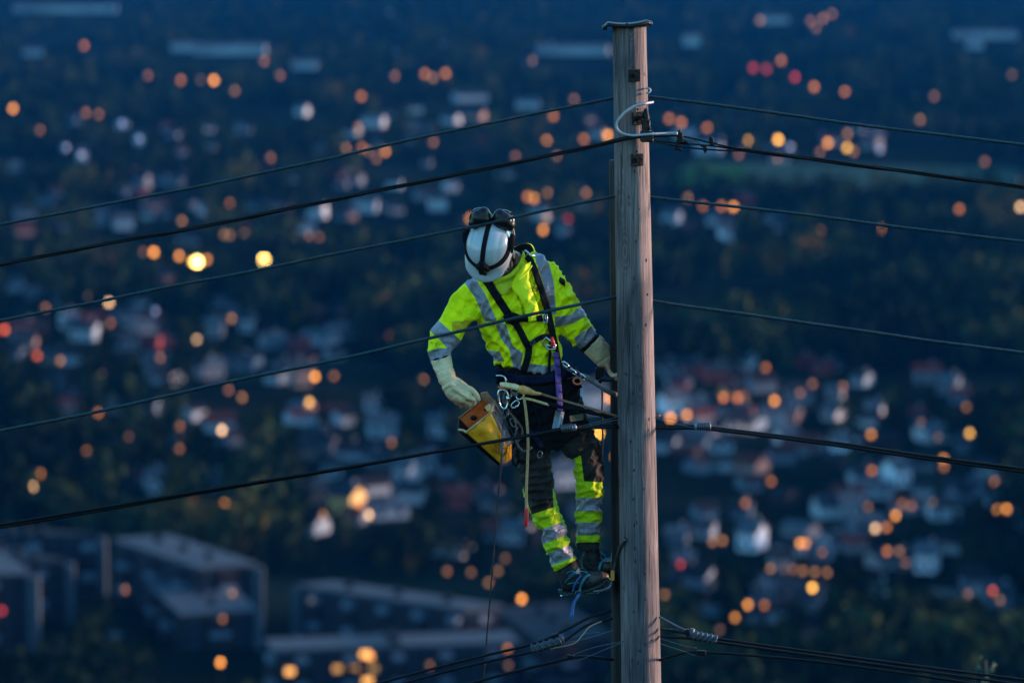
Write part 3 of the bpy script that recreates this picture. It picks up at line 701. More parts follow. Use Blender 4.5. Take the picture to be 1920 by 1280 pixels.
# --- things draped on the worn surfaces: rays from the front find the cloth
CAM = Vector((0, 0, CAMZ))
def surf(px, py, bvs, fallback=18.05):
    d = ray(px, py).normalized(); best = None
    for b in bvs:
        h = b.ray_cast(CAM, d, 60)
        if h[0] is not None and (best is None or h[3] < best): best = h[3]
    if best is None: return P(px, py, fallback), d
    return CAM + d * best, d
def drape(name, m, Ls, Rs, bvs, off=.004, thick=.004, across=4, per=8, parent=None, bulge=0.0):
    """cloth strip between two pixel outlines, laid on the surface under it"""
    Lc = catmull([Vector((x, y, 0)) for x, y in Ls], per); Rc = catmull([Vector((x, y, 0)) for x, y in Rs], per)
    n = len(Lc); ds = np.zeros((n, across + 1)); pxs = {}
    for i in range(n):
        for j in range(across + 1):
            q = Lc[i].lerp(Rc[i], j / across); pxs[i, j] = q
            p, d = surf(q.x, q.y, bvs, -1)
            ds[i, j] = p.y if p.y > 0 else np.nan
    last = np.nanmedian(ds) if not np.all(np.isnan(ds)) else 18.05
    ds = np.where(np.isnan(ds), last, ds)
    for _ in range(2):
        e = ds.copy(); e[1:-1] = np.minimum(ds[1:-1], (ds[:-2] + ds[2:] + ds[1:-1]) / 3); ds = e
    V = []; F = []; w = across + 1
    for lay in (0, 1):
        for i in range(n):
            for j in range(w):
                q = pxs[i, j]; b = bulge * math.sin(math.pi * j / across)
                V.append(P(q.x, q.y, ds[i, j] - off - b - (thick if lay == 0 else 0)))
    N1 = n * w
    for i in range(n - 1):
        for j in range(across):
            a = i * w + j; F.append((a, a + 1, a + w + 1, a + w)); F.append((N1 + a, N1 + a + w, N1 + a + w + 1, N1 + a + 1))
        a = i * w; F.append((a, a + w, N1 + a + w, N1 + a)); a += across; F.append((a, N1 + a, N1 + a + w, a + w))
    for j in range(across):
        F.append((j, N1 + j, N1 + j + 1, j + 1)); a = (n - 1) * w + j; F.append((a, a + 1, N1 + a + 1, N1 + a))
    return mesh_obj(name, V, F, m, parent, True)
def strap(name, m, line, width, bvs, off=.005, thick=.004, parent=None, per=8):
    c = catmull([Vector((x, y, 0)) for x, y in line], per); L = []; R = []
    for i, p in enumerate(c):
        t = (c[min(i + 1, len(c) - 1)] - c[max(i - 1, 0)]).normalized(); nn = Vector((-t.y, t.x, 0)) * width / 2
        L.append((p.x + nn.x, p.y + nn.y)); R.append((p.x - nn.x, p.y - nn.y))
    return drape(name, m, L, R, bvs, off, thick, 3, 1, parent)

# --- collar: standing band, dark inside, with the open flap
mb = MB()
def band(name, ring, h, mats, parent, thick=.006):
    """ring of (px,py,Y) at the foot, lifted by the pixel vectors h at each point"""
    n = len(ring); V = []; F = []; mi = []
    lo = catmull([P(*r) for r in ring], 6); hi = catmull([P(r[0] + q[0], r[1] + q[1], r[2] + q[2]) for r, q in zip(ring, h)], 6)
    n = len(lo); c = sum(lo, Vector()) / n; K = 5
    for lay in (0, 1):
        for i in range(n):
            for k in range(K + 1):
                p = lo[i].lerp(hi[i], k / K); o = (p - c); o.z = 0; o.normalize()
                V.append(p + o * (thick if lay == 0 else 0) + o * .006 * math.sin(math.pi * k / K))
    w = K + 1; N1 = n * w
    for i in range(n - 1):
        for k in range(K):
            a = i * w + k; F.append((a, a + w, a + w + 1, a + 1)); mi.append(0); F.append((N1 + a, N1 + a + 1, N1 + a + w + 1, N1 + a + w)); mi.append(1)
        a = i * w + K; F.append((a, a + w, N1 + a + w, N1 + a)); mi.append(0)
    return mesh_obj(name, V, F, mats, parent, True, mi)
M_hvcloth = mat('fluorescent_cloth', HV, .72, 0, .1, 14, .4, 30, bdist=.015)
collar = band('collar', [(908, 522, 18.06), (922, 512, 18.17), (955, 490, 18.22), (988, 482, 18.21), (1003, 484, 18.12), (995, 502, 18.04), (978, 522, 18.015)],
     [(0, -14, 0), (4, -16, .01), (8, -26, .01), (4, -25, .0), (-2, -8, .0), (-4, 0, -.01), (-8, 4, -.02)], [M_hvcloth, M_lining], jacket)
inner = band('inner_collar', [(918, 530, 18.02), (930, 515, 18.12), (960, 500, 18.15), (982, 492, 18.10), (974, 506, 18.05), (955, 522, 18.01), (930, 532, 18.0)],
     [(2, -14, 0), (2, -14, 0), (6, -22, 0), (-2, -20, 0), (-6, -8, -.01), (-6, -6, -.01), (-6, -12, -.005)], [M_yellowdark, M_lining], jacket)
o = drape('neck_front', M_yellowdark, [(918, 516), (926, 532), (935, 552)], [(962, 508), (962, 528), (955, 552)], [J_bv], .004, .006, 8, 6, jacket, .008)
mb = MB(); q, d = surf(955, 519, [J_bv]); mb.ellipsoid(P(955, 519, q.y - .022), .004, .003, .004); mb.build('snap_button', M_iron, o)
flap = drape('front_flap', M_hvcloth, [(980, 498), (962, 522), (960, 540), (972, 556), (982, 576), (985, 605)], [(996, 490), (992, 515), (996, 540), (1004, 560), (1010, 580), (1012, 600)], [J_bv], .012, .006, 6, 8, jacket, .010)
drape('flap_edge', M_lining, [(972, 553), (981, 566), (984, 582), (982, 596)], [(976, 550), (985.5, 565), (988, 582), (983, 597)], [J_bv], .004, .010, 2, 6, jacket)
# small chest emblem and sleeve badge
lg = strap('chest_emblem', M_lining, [(1003, 538), (999, 540), (999, 544), (1003, 546), (1008, 543), (1007, 540), (1001, 542)], 1.5, [J_bv], .026, .001, flap, 5)
strap('chest_emblem', M_lining, [(1011, 541), (1012.5, 545)], 1.6, [J_bv], .022, .001, flap, 4)
bd = drape('sleeve_badge', M_lining, [(1050, 519), (1048, 527), (1052, 533)], [(1059, 524), (1060, 530), (1060, 537)], [J_bv], .003, .003, 3, 4, jacket)
drape('pocket_flap', M_hvcloth, [(1066, 537), (1072, 546), (1080, 553)], [(1058, 546), (1063, 556), (1070, 562)], [J_bv], .003, .005, 3, 5, jacket)
for k in range(3):
    x = 1051.5 + k * 3; strap('badge_letter', M_grey_plastic, [(x, 522.5 + k * 2.2), (x + .8, 526 + k * 2.2)], 1.0, [J_bv], .0075, .001, bd, 3)

# --- helmet
helmet = empty('helmet', HC - parent_world(person), None, None); helmet.parent = person
A_, B_, C_ = .109, .124, .118
def dome(th, ph, k=1.0):
    """th 0..2pi around from the wearer's right, ph 0 (crown)..pi/2 (rim)"""
    r = math.sin(ph) ** .88; u = math.cos(ph)
    x = A_ * math.cos(th) * r; f = B_ * math.sin(th) * r; z = C_ * u ** .82 if u > 0 else 0
    ridge = .006 * math.exp(-(x / .030) ** 2) * (1 if ph < 1.45 else .2) * min(1, math.cos(ph) * 2.5)
    side = .004 * math.exp(-((abs(x) - .062) / .010) ** 2) * min(1, math.cos(ph) * 2.5)
    return H(x * k, f * k, (z + ridge - side) * k + (k - 1) * .0)
nT, nP = 72, 26; V = []; F = []
for i in range(nP + 1):
    ph = (i / nP) * math.pi / 2
    for j in range(nT): V.append(dome(2 * math.pi * j / nT, max(ph, .001)))
# peak and rain gutter
for i, (e, z) in enumerate(((.35, -.006), (.75, -.011), (1.0, -.015), (1.0, -.019), (.5, -.014), (-.3, -.008))):
    for j in range(nT):
        th = 2 * math.pi * j / nT; fr = max(0, math.sin(th)); pk = .008 + .036 * min(1, fr / .72) ** 1.8 + .006 * max(0, -math.sin(th)) ** 2
        V.append(H(math.cos(th) * (A_ + pk * e * .55 * (1 if fr < .2 else .8)), math.sin(th) * (B_ + pk * e), z - .016 * fr ** 2 * e))
# inner shell
for i in range(nP, -1, -2):
    ph = (i / nP) * math.pi / 2
    for j in range(nT): V.append(dome(2 * math.pi * j / nT, max(ph, .001), .955))
rows = len(V) // nT
for i in range(rows - 1):
    for j in range(nT):
        l = (j + 1) % nT; F.append((i * nT + j, (i + 1) * nT + j, (i + 1) * nT + l, i * nT + l))
mesh_obj('helmet_shell', V, F, M_helmet, helmet, True)
def hstrip(name, th_ph, width, m, lift=.003, parent=helmet):
    """strap laid on the dome through (theta, phi) points"""
    pts = [dome(t, p, 1.0) + (dome(t, p, 1.0) - H(0, 0, -.02)).normalized() * lift for t, p in th_ph]
    c = catmull(pts, 8); mb = MB(); V = []; F = []
    for i, p in enumerate(c):
        t = (c[min(i + 1, len(c) - 1)] - c[max(i - 1, 0)]).normalized(); nn = (p - H(0, 0, -.02)).normalized(); sd = t.cross(nn).normalized() * width / 2
        V += [p - sd, p - sd * .8 + nn * .003, p + sd * .8 + nn * .003, p + sd, p + sd - nn * .004, p - sd - nn * .004]
    for i in range(len(c) - 1):
        for k in range(6):
            l = (k + 1) % 6; F.append((i * 6 + k, i * 6 + l, (i + 1) * 6 + l, (i + 1) * 6 + k))
    F.append(tuple(reversed(range(6)))); F.append(tuple((len(c) - 1) * 6 + k for k in range(6)))
    return mesh_obj(name, V, F, m, parent, True)
hp = math.pi / 2
hstrip('crown_strap', [(hp, 1.30), (hp, 1.0), (hp, .7), (hp, .4), (hp, .05), (-hp, .3), (-hp, .7)], .023, M_strap)
for s in (-1, 1):
    hstrip('band_strap', [(hp - s * .0, 1.33), (hp - s * .35, 1.32), (hp - s * .7, 1.30), (hp - s * 1.1, 1.26), (hp - s * 1.5, 1.2), (hp - s * 1.9, 1.15)], .021, M_strap)
    hstrip('piping', [(hp - s * .35, 1.44), (hp - s * .8, 1.43), (hp - s * 1.2, 1.40), (hp - s * 1.6, 1.36)], .0035, M_strap, .004)
    mb = MB(); c = H(s * .098, -.01, .035); mb.tube([c - Rv * s * .008, c + Rv * s * .010], .015, 14); mb.build('pivot_knob', M_strap, helmet)
# lamp holder at the front
mb = MB(); c = H(0, .122, .040)
mb.box(c, (.026, .012, .024), axes=hax); mb.box(c + Fv * .012 - Uv * .026, (.018, .010, .022), axes=hax); mb.box(c - Uv * .004 + Rv * .027, (.006, .008, .018), axes=hax); mb.box(c - Uv * .004 - Rv * .027, (.006, .008, .018), axes=hax)
mb.tube([c + Uv * .024 + Fv * .002, c + Uv * .050 - Fv * .016], [.024, .013], 10); mb.box(c + Fv * .014 + Uv * .004, (.013, .008, .013), axes=hax)
o = remesh('lamp_clip', mb, M_strap, .0028, helmet, 1)[0]
# ear muffs folded back behind the crown
for s, cx, cyy in ((1, 902, 409), (-1, 942, 413)):
    muff = empty('ear_muff', P(cx, cyy, 18.04) - HC, None, None); muff.parent = helmet
    c = P(cx, cyy, 17.965); az = Vector((s * .30, .15, .9)).normalized(); ax = Vector((1, 0, s * .28)); ax = (ax - az * ax.dot(az)).normalized(); ay = az.cross(ax)
    mb = MB(); mb.ellipsoid(c, .049 if s > 0 else .046, .038, .041, (ax, ay, az), 26, 16); mb.ellipsoid(c + Vector((s * .010, 0, .016)), .034, .036, .038, (ax, ay, az), 20, 12); mb.ellipsoid(c + Vector((s * -.030, .01, -.020)), .030, .034, .034, (ax, ay, az), 20, 12)
    remesh('cup', mb, M_lens, .0045, muff, 2)
    mb = MB(); ring = [c + ay * .020 - az * .004 + ax * (.047 * math.cos(t)) + az * (.040 * math.sin(t)) for t in [k * 2 * math.pi / 28 for k in range(28)]]
    mb.tube(ring, .0085, 8, closed=True); mb.build('cushion', M_strap, muff)
    mb = MB(); ring = [c + ax * (.0535 * math.cos(t)) + az * (.0485 * math.sin(t)) - ay * .004 for t in [k * math.pi / 20 for k in range(3, 18)]]
    mb.tube(ring, .0016, 6); mb.build('rim', M_steel, muff)
    mb = MB(); k = H(s * .103, -.02, .045)
    mb.tube(catmull([k, k + Rv * s * .012 - Fv * .03, c + Vector((-s * .048, .0, -.035)), c + Vector((-s * .050, 0, .0)), c + Vector((-s * .042, 0, .020))], 8), .0062, 8); mb.build('arm', mat('muff_arm', (.5, .40, .33), .35, .6) if s < 0 else M_strap, muff)

for s in (-1, 1):
    mb = MB(); mb.tube([H(s * .104, .02, .052), H(s * .112, -.02, .055), H(s * .108, -.06, .052)], [.010, .017, .012], 10, flat=.6); mb.tube([H(s * .112, -.02, .055), H(s * .112, .0, .018), H(s * .110, .01, -.01)], [.012, .010, .006], 10); mb.build('muff_bracket', M_strap, helmet)
# --- gloves
def finger(mb, pts, r0, r1):
    c = catmull([P(*p) for p in pts], 6); n = len(c)
    mb.tube(c, [r0 + (r1 - r0) * i / (n - 1) for i in range(n)], 12)
    mb.ellipsoid(c[-1], r1, r1, r1, n=12, k=8)
mb = MB()
mb.loft([(808, 676, 846, 664, 18.015, .046), (812, 688, 848, 678, 18.005, .046), (818, 704, 851, 692, 17.985, .042), (826, 722, 855, 704, 17.965, .038), (830, 730, 857, 708, 17.955, .034)], 26)
mb.loft([(829, 726, 857, 706, 17.96, .030), (836, 742, 866, 712, 17.945, .030), (846, 752, 876, 720, 17.935, .031), (858, 756, 884, 727, 17.93, .028), (868, 757, 888, 733, 17.93, .022)], 26)
finger(mb, [(870, 724, 17.925), (884, 730, 17.915), (893, 739, 17.915), (897, 748, 17.925)], .0135, .0105)
finger(mb, [(870, 738, 17.925), (882, 744, 17.92), (889, 751, 17.925), (888, 757, 17.945)], .0135, .0105)
finger(mb, [(862, 748, 17.93), (873, 753, 17.925), (880, 758, 17.935), (877, 762, 17.955)], .0130, .0105)
finger(mb, [(852, 752, 17.94), (862, 757, 17.935), (868, 761, 17.95), (865, 762, 17.97)], .0120, .0095)
finger(mb, [(846, 722, 17.92), (858, 731, 17.90), (871, 741, 17.895), (880, 746, 17.90), (887, 750, 17.91)], .0145, .0100)
G1r = [((826, 724), (842, 716), 2.5, -.004), ((832, 730), (850, 716), 2, .003), ((843, 735), (870, 745), 2, -.003), ((838, 728), (858, 722), 2, -.003), ((851, 700), (856, 706), 2, -.003), ((815, 700), (850, 688), 1.6, -.003), ((822, 716), (852, 700), 2, .003), ((812, 690), (832, 700), 2, .0025), ((866, 735), (880, 742), 1.6, -.003)]
def g1t(V, px): return {'soil': polys_sd(px, [[(790, 700), (812, 712), (826, 736), (866, 752), (885, 764), (860, 780), (790, 750)]]) * .35 + fine_noise(V, (40, 40, 40), 1.5), 'silver': poly_sd(px, [(815, 697), (820, 701), (819, 707), (814, 704)])}
remesh('glove', mb, M_glove, .0038, person, 1, lambda V, px, N: ridges(px, G1r) + fine_noise(V, (30, 30, 30), .0022), g1t)
mb = MB()
mb.loft([(1125, 628, 1093, 660, 18.205, .046), (1134, 636, 1102, 668, 18.21, .046), (1143, 648, 1112, 678, 18.22, .044), (1148, 662, 1122, 687, 18.225, .038), (1151, 670, 1130, 691, 18.23, .033)], 26)
mb.loft([(1149, 668, 1128, 688, 18.23, .032), (1154, 680, 1136, 694, 18.24, .032), (1160, 690, 1142, 702, 18.25, .030)], 22)
for k, (yy, dd) in enumerate(((668, 0), (677, .003), (687, .004), (696, .0))):
    finger(mb, [(1148, yy, 18.25), (1160, yy + 1, 18.285), (1178, yy + 1, 18.30), (1196 - k * 2, yy + 2, 18.285)], .0125, .0100)
finger(mb, [(1140, 688, 18.20), (1144, 698, 18.17), (1150, 704, 18.13), (1158, 703, 18.105)], .0135, .0105)
def g2t(V, px): return {'soil': polys_sd(px, [[(1128, 684), (1150, 676), (1160, 700), (1130, 700)]]) * .2 + fine_noise(V, (40, 40, 40), 1.0), 'silver': poly_sd(px, [(1129, 635), (1134, 636), (1137, 641), (1132, 640)])}
remesh('glove', mb, M_glove, .0038, person, 1, lambda V, px, N: fine_noise(V, (30, 30, 30), .0025) + ridges(px, [((1105, 640), (1125, 665), 3, .002), ((1118, 684), (1142, 668), 2, -.003)]), g2t)
mb = MB(); mb.loft([(1122, 626, 1086, 655, 18.206, .046), (1127, 632, 1096, 663, 18.21, .043)], 24); mb.build('sleeve_cuff', M_strap, jacket)
mb = MB(); mb.loft([(810, 672, 845, 662, 18.02, .0475), (812, 686, 846, 672, 18.01, .044)], 24); mb.build('sleeve_cuff', M_strap, jacket)

# --- harness
CL = [J_bv, T_bv]
har = empty('harness', Vector((0, 0, 0)), None, None); har.parent = person; har.location = P(1000, 640, 18.05) - parent_world(person)
strap('shoulder_strap', M_strap, [(903, 513), (918, 535), (938, 566), (958, 596), (966, 606)], 15, CL, .012, .005, har)
strap('shoulder_strap', M_strap, [(988, 478), (1000, 500), (1012, 533), (1022, 565), (1029, 592), (1036, 625), (1042, 655)], 12.5, CL, .012, .005, har)
strap('chest_strap', M_strap, [(952, 602), (975, 598), (1000, 597), (1028, 596)], 12, CL, .019, .005, har)
strap('cross_patch', M_strap, [(946, 600), (960, 594), (974, 600)], 17, CL, .024, .004, har)
strap('waist_strap', M_strap, [(964, 602), (976, 622), (986, 642), (992, 652)], 13, CL, .014, .005, har)
strap('waist_strap', M_strap, [(992, 648), (990, 668), (984, 688), (978, 704)], 13, CL, .014, .005, har)
strap('waist_strap', M_strap, [(990, 648), (1005, 638), (1018, 631), (1034, 629)], 9, CL, .018, .005, har)
strap('side_strap', M_strap, [(1031, 625), (1032, 650), (1030, 680), (1030, 705)], 5, CL, .012, .004, har)
strap('side_strap', M_strap, [(1040, 640), (1046, 660), (1051, 690), (1056, 712)], 6, CL, .012, .004, har)
belt = strap('belt', M_navy, [(930, 700), (960, 708), (1000, 712), (1040, 706), (1082, 694)], 17, CL, .016, .012, har)
strap('belt_pad', M_strap, [(934, 708), (965, 724), (1005, 734), (1050, 730), (1088, 716)], 22, CL, .008, .010, har)
strap('leg_strap', M_navy, [(1046, 730), (1052, 770), (1046, 800)], 13, CL, .012, .006, har)
strap('leg_strap', M_navy, [(985, 800), (1000, 815), (1015, 838)], 10, CL, .010, .005, har)
q, d = surf(1022, 597, CL); bx = q.y - .032
mb = MB(); mb.tube([P(1018.5, 590, bx), P(1026, 589.5, bx), P(1026.5, 605, bx), P(1019, 606, bx)], .0028, 8, closed=True); mb.tube([P(1022.5, 590, bx), P(1022.8, 605.5, bx)], .0022, 8); mb.build('buckle', M_steel, har)
q, d = surf(997, 640, CL); bx = q.y - .026
mb = MB(); mb.tube([P(994, 645, bx), P(999, 637, bx), P(1003, 640, bx), P(998, 648, bx)], .0028, 8, closed=True); mb.build('buckle', M_zinc, har)
mb = MB(); mb.tube(catmull([P(985, 470, 18.05), P(990, 474, 18.03), P(996, 479, 18.02), P(1003, 480, 18.04)], 4), .005, 8); mb.build('shoulder_ring', M_steel, har)
q, d = surf(1030, 640, CL); bx = q.y - .03
mb = MB(); mb.tube([P(1016, 640, bx), P(1027, 655, bx), P(1042, 654, bx), P(1041, 646, bx), P(1024, 632, bx)], .0048, 8, closed=True); mb.tube([P(1024, 645, bx - .005), P(1038, 651, bx - .005)], .0045, 8); mb.build('chest_shackle', M_steel, har)
mb = MB(); mb.tube([P(1034, 632, bx - .012), P(1037, 642, bx - .014), P(1035, 650, bx - .012)], [.008, .010, .007], 8); mb.build('red_clip', M_red, har)

# --- boots
def boot(shaft, foot, toe, sole, straps, lab):
    root = empty('boot', Vector((0, 0, 0)), None, None); root.parent = person
    root.location = P((foot[0][0] + foot[0][2]) / 2, (foot[0][1] + foot[0][3]) / 2, foot[0][4]) - parent_world(person)
    mb = MB(); mb.loft(shaft, 26); mb.loft(foot, 26)
    b, bvh = remesh('upper', mb, M_boot, .0042, root, 2, lambda V, px, N: fine_noise(V, (34, 34, 34), .0024))
    mb = MB(); mb.loft(toe, 24); remesh('toe_cap', mb, M_toe, .004, root, 2)
    mb = MB(); mb.loft(sole, 24)
    remesh('sole', mb, M_sole, .004, root, 1, lambda V, px, N: .0018 * np.sign(np.sin(px[:, 0] * 1.05)))
    return root, bvh
b1, B1 = boot([(1040, 1062, 1082, 1046, 18.10, .055), (1044, 1076, 1088, 1060, 18.10, .056), (1050, 1092, 1094, 1072, 18.10, .052)],
     [(1050, 1070, 1054, 1108, 18.10, .035), (1066, 1062, 1066, 1108, 18.10, .047), (1084, 1062, 1080, 1106, 18.10, .047), (1100, 1068, 1096, 1104, 18.10, .048), (1112, 1073, 1110, 1101, 18.10, .050)],
     [(1104, 1069, 1101, 1101, 18.10, .0485), (1116, 1069, 1114, 1098, 18.10, .052), (1128, 1069, 1127, 1092, 18.10, .050), (1137, 1072, 1138, 1086, 18.10, .040), (1141, 1075, 1142, 1082, 18.10, .024)],
     [(1047, 1104, 1049, 1112, 18.10, .036), (1066, 1106, 1067, 1116, 18.10, .044), (1085, 1104, 1088, 1113, 18.10, .044), (1104, 1098, 1108, 1108, 18.10, .051), (1124, 1089, 1129, 1100, 18.10, .053), (1139, 1076, 1145, 1085, 18.10, .040)], [], '')
strap('strap', M_cyan, [(1111, 1073), (1103, 1077), (1095, 1086), (1089, 1098), (1087, 1108)], 5.0, [B1], .005, .004, b1)
strap('strap', M_blue, [(1090, 1078), (1083, 1086), (1077, 1097), (1074, 1108)], 3.2, [B1], .005, .003, b1)
for pts in ([(1058, 1092), (1066, 1084), (1076, 1076), (1086, 1064)], [(1064, 1094), (1076, 1092), (1086, 1092)], [(1083, 1072), (1092, 1070), (1102, 1074)], [(1080, 1076), (1090, 1064), (1098, 1068), (1102, 1074)], [(1062, 1074), (1072, 1070), (1082, 1074)], [(1066, 1080), (1078, 1072), (1088, 1075)]):
    strap('lace', M_cyan, pts, 1.6, [B1], .004, .003, b1)
b2, B2 = boot([(1096, 1024, 1125, 1024, 18.165, .05), (1094, 1040, 1126, 1040, 18.165, .052), (1096, 1056, 1130, 1056, 18.165, .05)],
     [(1092, 1040, 1094, 1078, 18.165, .035), (1106, 1034, 1106, 1078, 18.165, .046), (1120, 1040, 1120, 1078, 18.165, .046), (1132, 1048, 1132, 1076, 18.165, .048)],
     [(1128, 1048, 1128, 1073, 18.165, .048), (1138, 1049, 1138, 1071, 18.165, .048), (1150, 1052, 1150, 1069, 18.165, .042), (1158, 1057, 1158, 1067, 18.165, .026)],
     [(1091, 1074, 1092, 1083, 18.165, .036), (1110, 1076, 1111, 1085, 18.165, .044), (1130, 1073, 1132, 1081, 18.165, .05), (1148, 1068, 1150, 1076, 18.165, .046), (1159, 1063, 1161, 1070, 18.165, .03)], [], '')
strap('strap', M_cyan, [(1146, 1047), (1136, 1048), (1128, 1054), (1124, 1064), (1123, 1076)], 4.6, [B2], .005, .004, b2)
for pts in ([(1121, 1024), (1126, 1032), (1130, 1040)], [(1124, 1034), (1130, 1036), (1136, 1044)]):
    strap('lace', M_cyan, pts, 1.8, [B2], .004, .003, b2)

# --- climbing irons strapped under the boots
M_iron2 = mat('worn_climbing_steel', (.16, .15, .16), .42, .8, .35, 30, .3, 60)
def iron(pts_px, plate, nm):
    root = empty('climbing_iron', Vector((0, 0, 0)), None, None); root.parent = person; root.location = P(*plate[0]) - parent_world(person)
    a, b = P(*plate[0]), P(*plate[1]); ax = (b - a).normalized(); up = Vector((0, 1, 0)); w = ax.cross(up).normalized()
    mb = MB(); mb.box((a + b) / 2, ((b - a).length / 2, .040, .006), axes=(ax, up, w)); o = mb.build('foot_plate', M_iron2, root, False); o.modifiers.new('b', 'BEVEL').width = .003
    mb = MB(); mb.tube(catmull([P(*p) for p in pts_px], 10), .0085, 10, flat=1.3); mb.build('gaff_hook', M_iron2, root)
    mb = MB()
    mb.tube([a - up * .035, a + up * .035], .012, 12); mb.build('heel_roll', mat('heel_rubber', (.02, .10, .16), .4), root)
    mb = MB(); mb.tube([a - ax * .012 - up * .040, a - ax * .004 - up * .044 - w * .0], .007, 8); mb.build('heel_tip', M_steel, root)
    return root
i1 = iron([(1112, 1108, 18.06), (1128, 1106, 18.06), (1142, 1101, 18.06), (1148, 1090, 18.06), (1151, 1070, 18.045), (1156, 1048, 18.02), (1163, 1025, 17.96), (1172, 1010, 17.92)], [(1056, 1113, 18.10), (1122, 1107, 18.10)], 0)
i2 = iron([(1128, 1084, 18.165), (1146, 1078, 18.165), (1150, 1062, 18.16), (1158, 1040, 18.22), (1178, 1022, 18.30)], [(1100, 1086, 18.165), (1136, 1083, 18.165)], 1)
mb = MB(); mb.box(P(1148.5, 1078, 18.0), (.0085, .008, .023)); mb.build('orange_sleeve', mat('orange_plastic', (.75, .27, .04), .5), i1, False)
mb = MB(); mb.tube([P(1146.5, 1068, 18.0), P(1146.5, 1036, 18.0)], .003, 8); mb.build('gaff_pin', mat('gaff_rust', (.2, .12, .09), .5, .5), i1)
mb = MB(); Vp = catmull([P(1087, 1112, 18.03), P(1082, 1120, 18.02), P(1076, 1130, 18.02), P(1073, 1145, 18.02), P(1072, 1157, 18.02)], 6)
for i in range(len(Vp) - 1): pass
V = []; F = []
for p in Vp: V += [p + Vector((-.0075, -.001, 0)), p + Vector((.0075, -.001, .0)), p + Vector((.0075, .002, 0)), p + Vector((-.0075, .002, 0))]
for i in range(len(Vp) - 1):
    for k in range(4): l = (k + 1) % 4; F.append((i * 4 + k, i * 4 + l, (i + 1) * 4 + l, (i + 1) * 4 + k))
F.append((3, 2, 1, 0)); F.append(tuple((len(Vp) - 1) * 4 + k for k in range(4)))
ts = mesh_obj('strap_tail', V, F, M_blue, i1, True)
mb = MB(); mb.box(P(1072, 1153, 18.015), (.0095, .004, .007)); mb.build('strap_end', M_blue, ts, False)
mb = MB(); mb.tube([P(1079, 1108, 18.04), P(1088, 1107, 18.035), P(1089, 1116, 18.035), P(1080, 1117, 18.04)], .0035, 8, closed=True); mb.build('buckle', M_zinc, i1)

# ================================================================== GEAR HANGING ON THE WORKER
M_yel = mat('yellow_canvas', (1.0, .33, .001), .7, 0, .08, 16, .6, 26, bdist=.015)
M_ora = mat('orange_canvas', (.75, .11, .012), .75, 0, .2, 20, .5, 30)
M_cream = mat('cream_binding', (.75, .46, .20), .75, 0, .2, 60, .4, 120)
M_leather = mat('brown_leather', (.36, .17, .08), .6, 0, .3, 30, .4, 60)
M_rope = mat('beige_rope', (.60, .34, .16), .8, 0, .3, 120, .6, 200)
M_rope2 = mat('brown_rope', (.26, .12, .07), .7, 0, .3, 120, .5, 200)
M_drope = mat('dark_rope', (.03, .022, .026), .8, 0, .5, 160, .6, 200)

def panel(name, A, B, C, D, m, parent, nu=14, nv=14, bulge=.01, thick=.004, wr=.004, mi=None):
    """A-B along the rim, D-C along the foot, each (px,py,Y)"""
    a, b, c, d = [P(*q) for q in (A, B, C, D)]; nrm = (b - a).cross(d - a).normalized()
    if nrm.y > 0: nrm = -nrm
    V = []; F = []; w = nu + 1; N1 = (nu + 1) * (nv + 1); mm = []
    for lay in (0, 1):
        for j in range(nv + 1):
            for i in range(nu + 1):
                u, v = i / nu, j / nv; p = a.lerp(b, u).lerp(d.lerp(c, u), v)
                k = bulge * math.sin(math.pi * u) * math.sin(math.pi * v) + wr * mnoise.noise(Vector((u * 4, v * 4, bulge * 100))) * math.sin(math.pi * u)
                V.append(p + nrm * (k + (thick if lay == 0 else 0)))
    for j in range(nv):
        for i in range(nu):
            q = j * w + i; F.append((q, q + 1, q + w + 1, q + w)); mm.append(0); F.append((N1 + q, N1 + q + w, N1 + q + w + 1, N1 + q + 1)); mm.append(1 if mi else 0)
    for i in range(nu):
        F.append((i, N1 + i, N1 + i + 1, i + 1)); q = nv * w + i; F.append((q, q + 1, N1 + q + 1, N1 + q)); mm += [0, 0]
    for j in range(nv):
        q = j * w; F.append((q, q + w, N1 + q + w, N1 + q)); q += nu; F.append((q, N1 + q, N1 + q + w, q + w)); mm += [0, 0]
    return mesh_obj(name, V, F, [m] + ([mi] if mi else []), parent, True, mm)
bag = empty('tool_bag', P(910, 800, 17.99), 'open yellow and orange canvas tool bag hanging tilted under the worker\'s glove', 'tool bag')
RF, RB = 17.925, 18.06
fp = panel('front_panel', (874, 810, RF), (921, 773, RF), (951, 838, 17.955), (938, 868, 17.98), M_yel, bag, bulge=.024, wr=.022)
panel('side_panel', (921, 773, RF), (926, 754, RB), (962, 830, 18.04), (951, 838, 17.955), mat('grey_canvas', (.16, .15, .16), .7, 0, .3, 30, .4, 60), bag, bulge=.006)
panel('back_panel', (861, 784, RB), (908, 746, RB), (962, 830, 18.04), (936, 868, 18.03), M_ora, bag, bulge=-.012)
panel('side_panel', (858, 806, 17.985), (874, 810, RF), (938, 868, 17.98), (936, 872, 18.0), M_black, bag, bulge=.004)
panel('side_panel', (860, 784, RB), (858, 806, 17.985), (936, 872, 18.0), (936, 868, 18.04), M_black, bag, bulge=.004)
panel('yellow_gusset', (951, 838, 17.950), (958, 832, 17.975), (958, 860, 17.985), (944, 868, 17.975), M_yel, bag, bulge=.004)
mb = MB(); mb.tube(catmull([P(873, 811, RF - .008), P(897, 792, RF - .010), P(922, 772, RF - .006)], 8), .0050, 8); rim = mb.build('rim_binding', M_cream, bag)
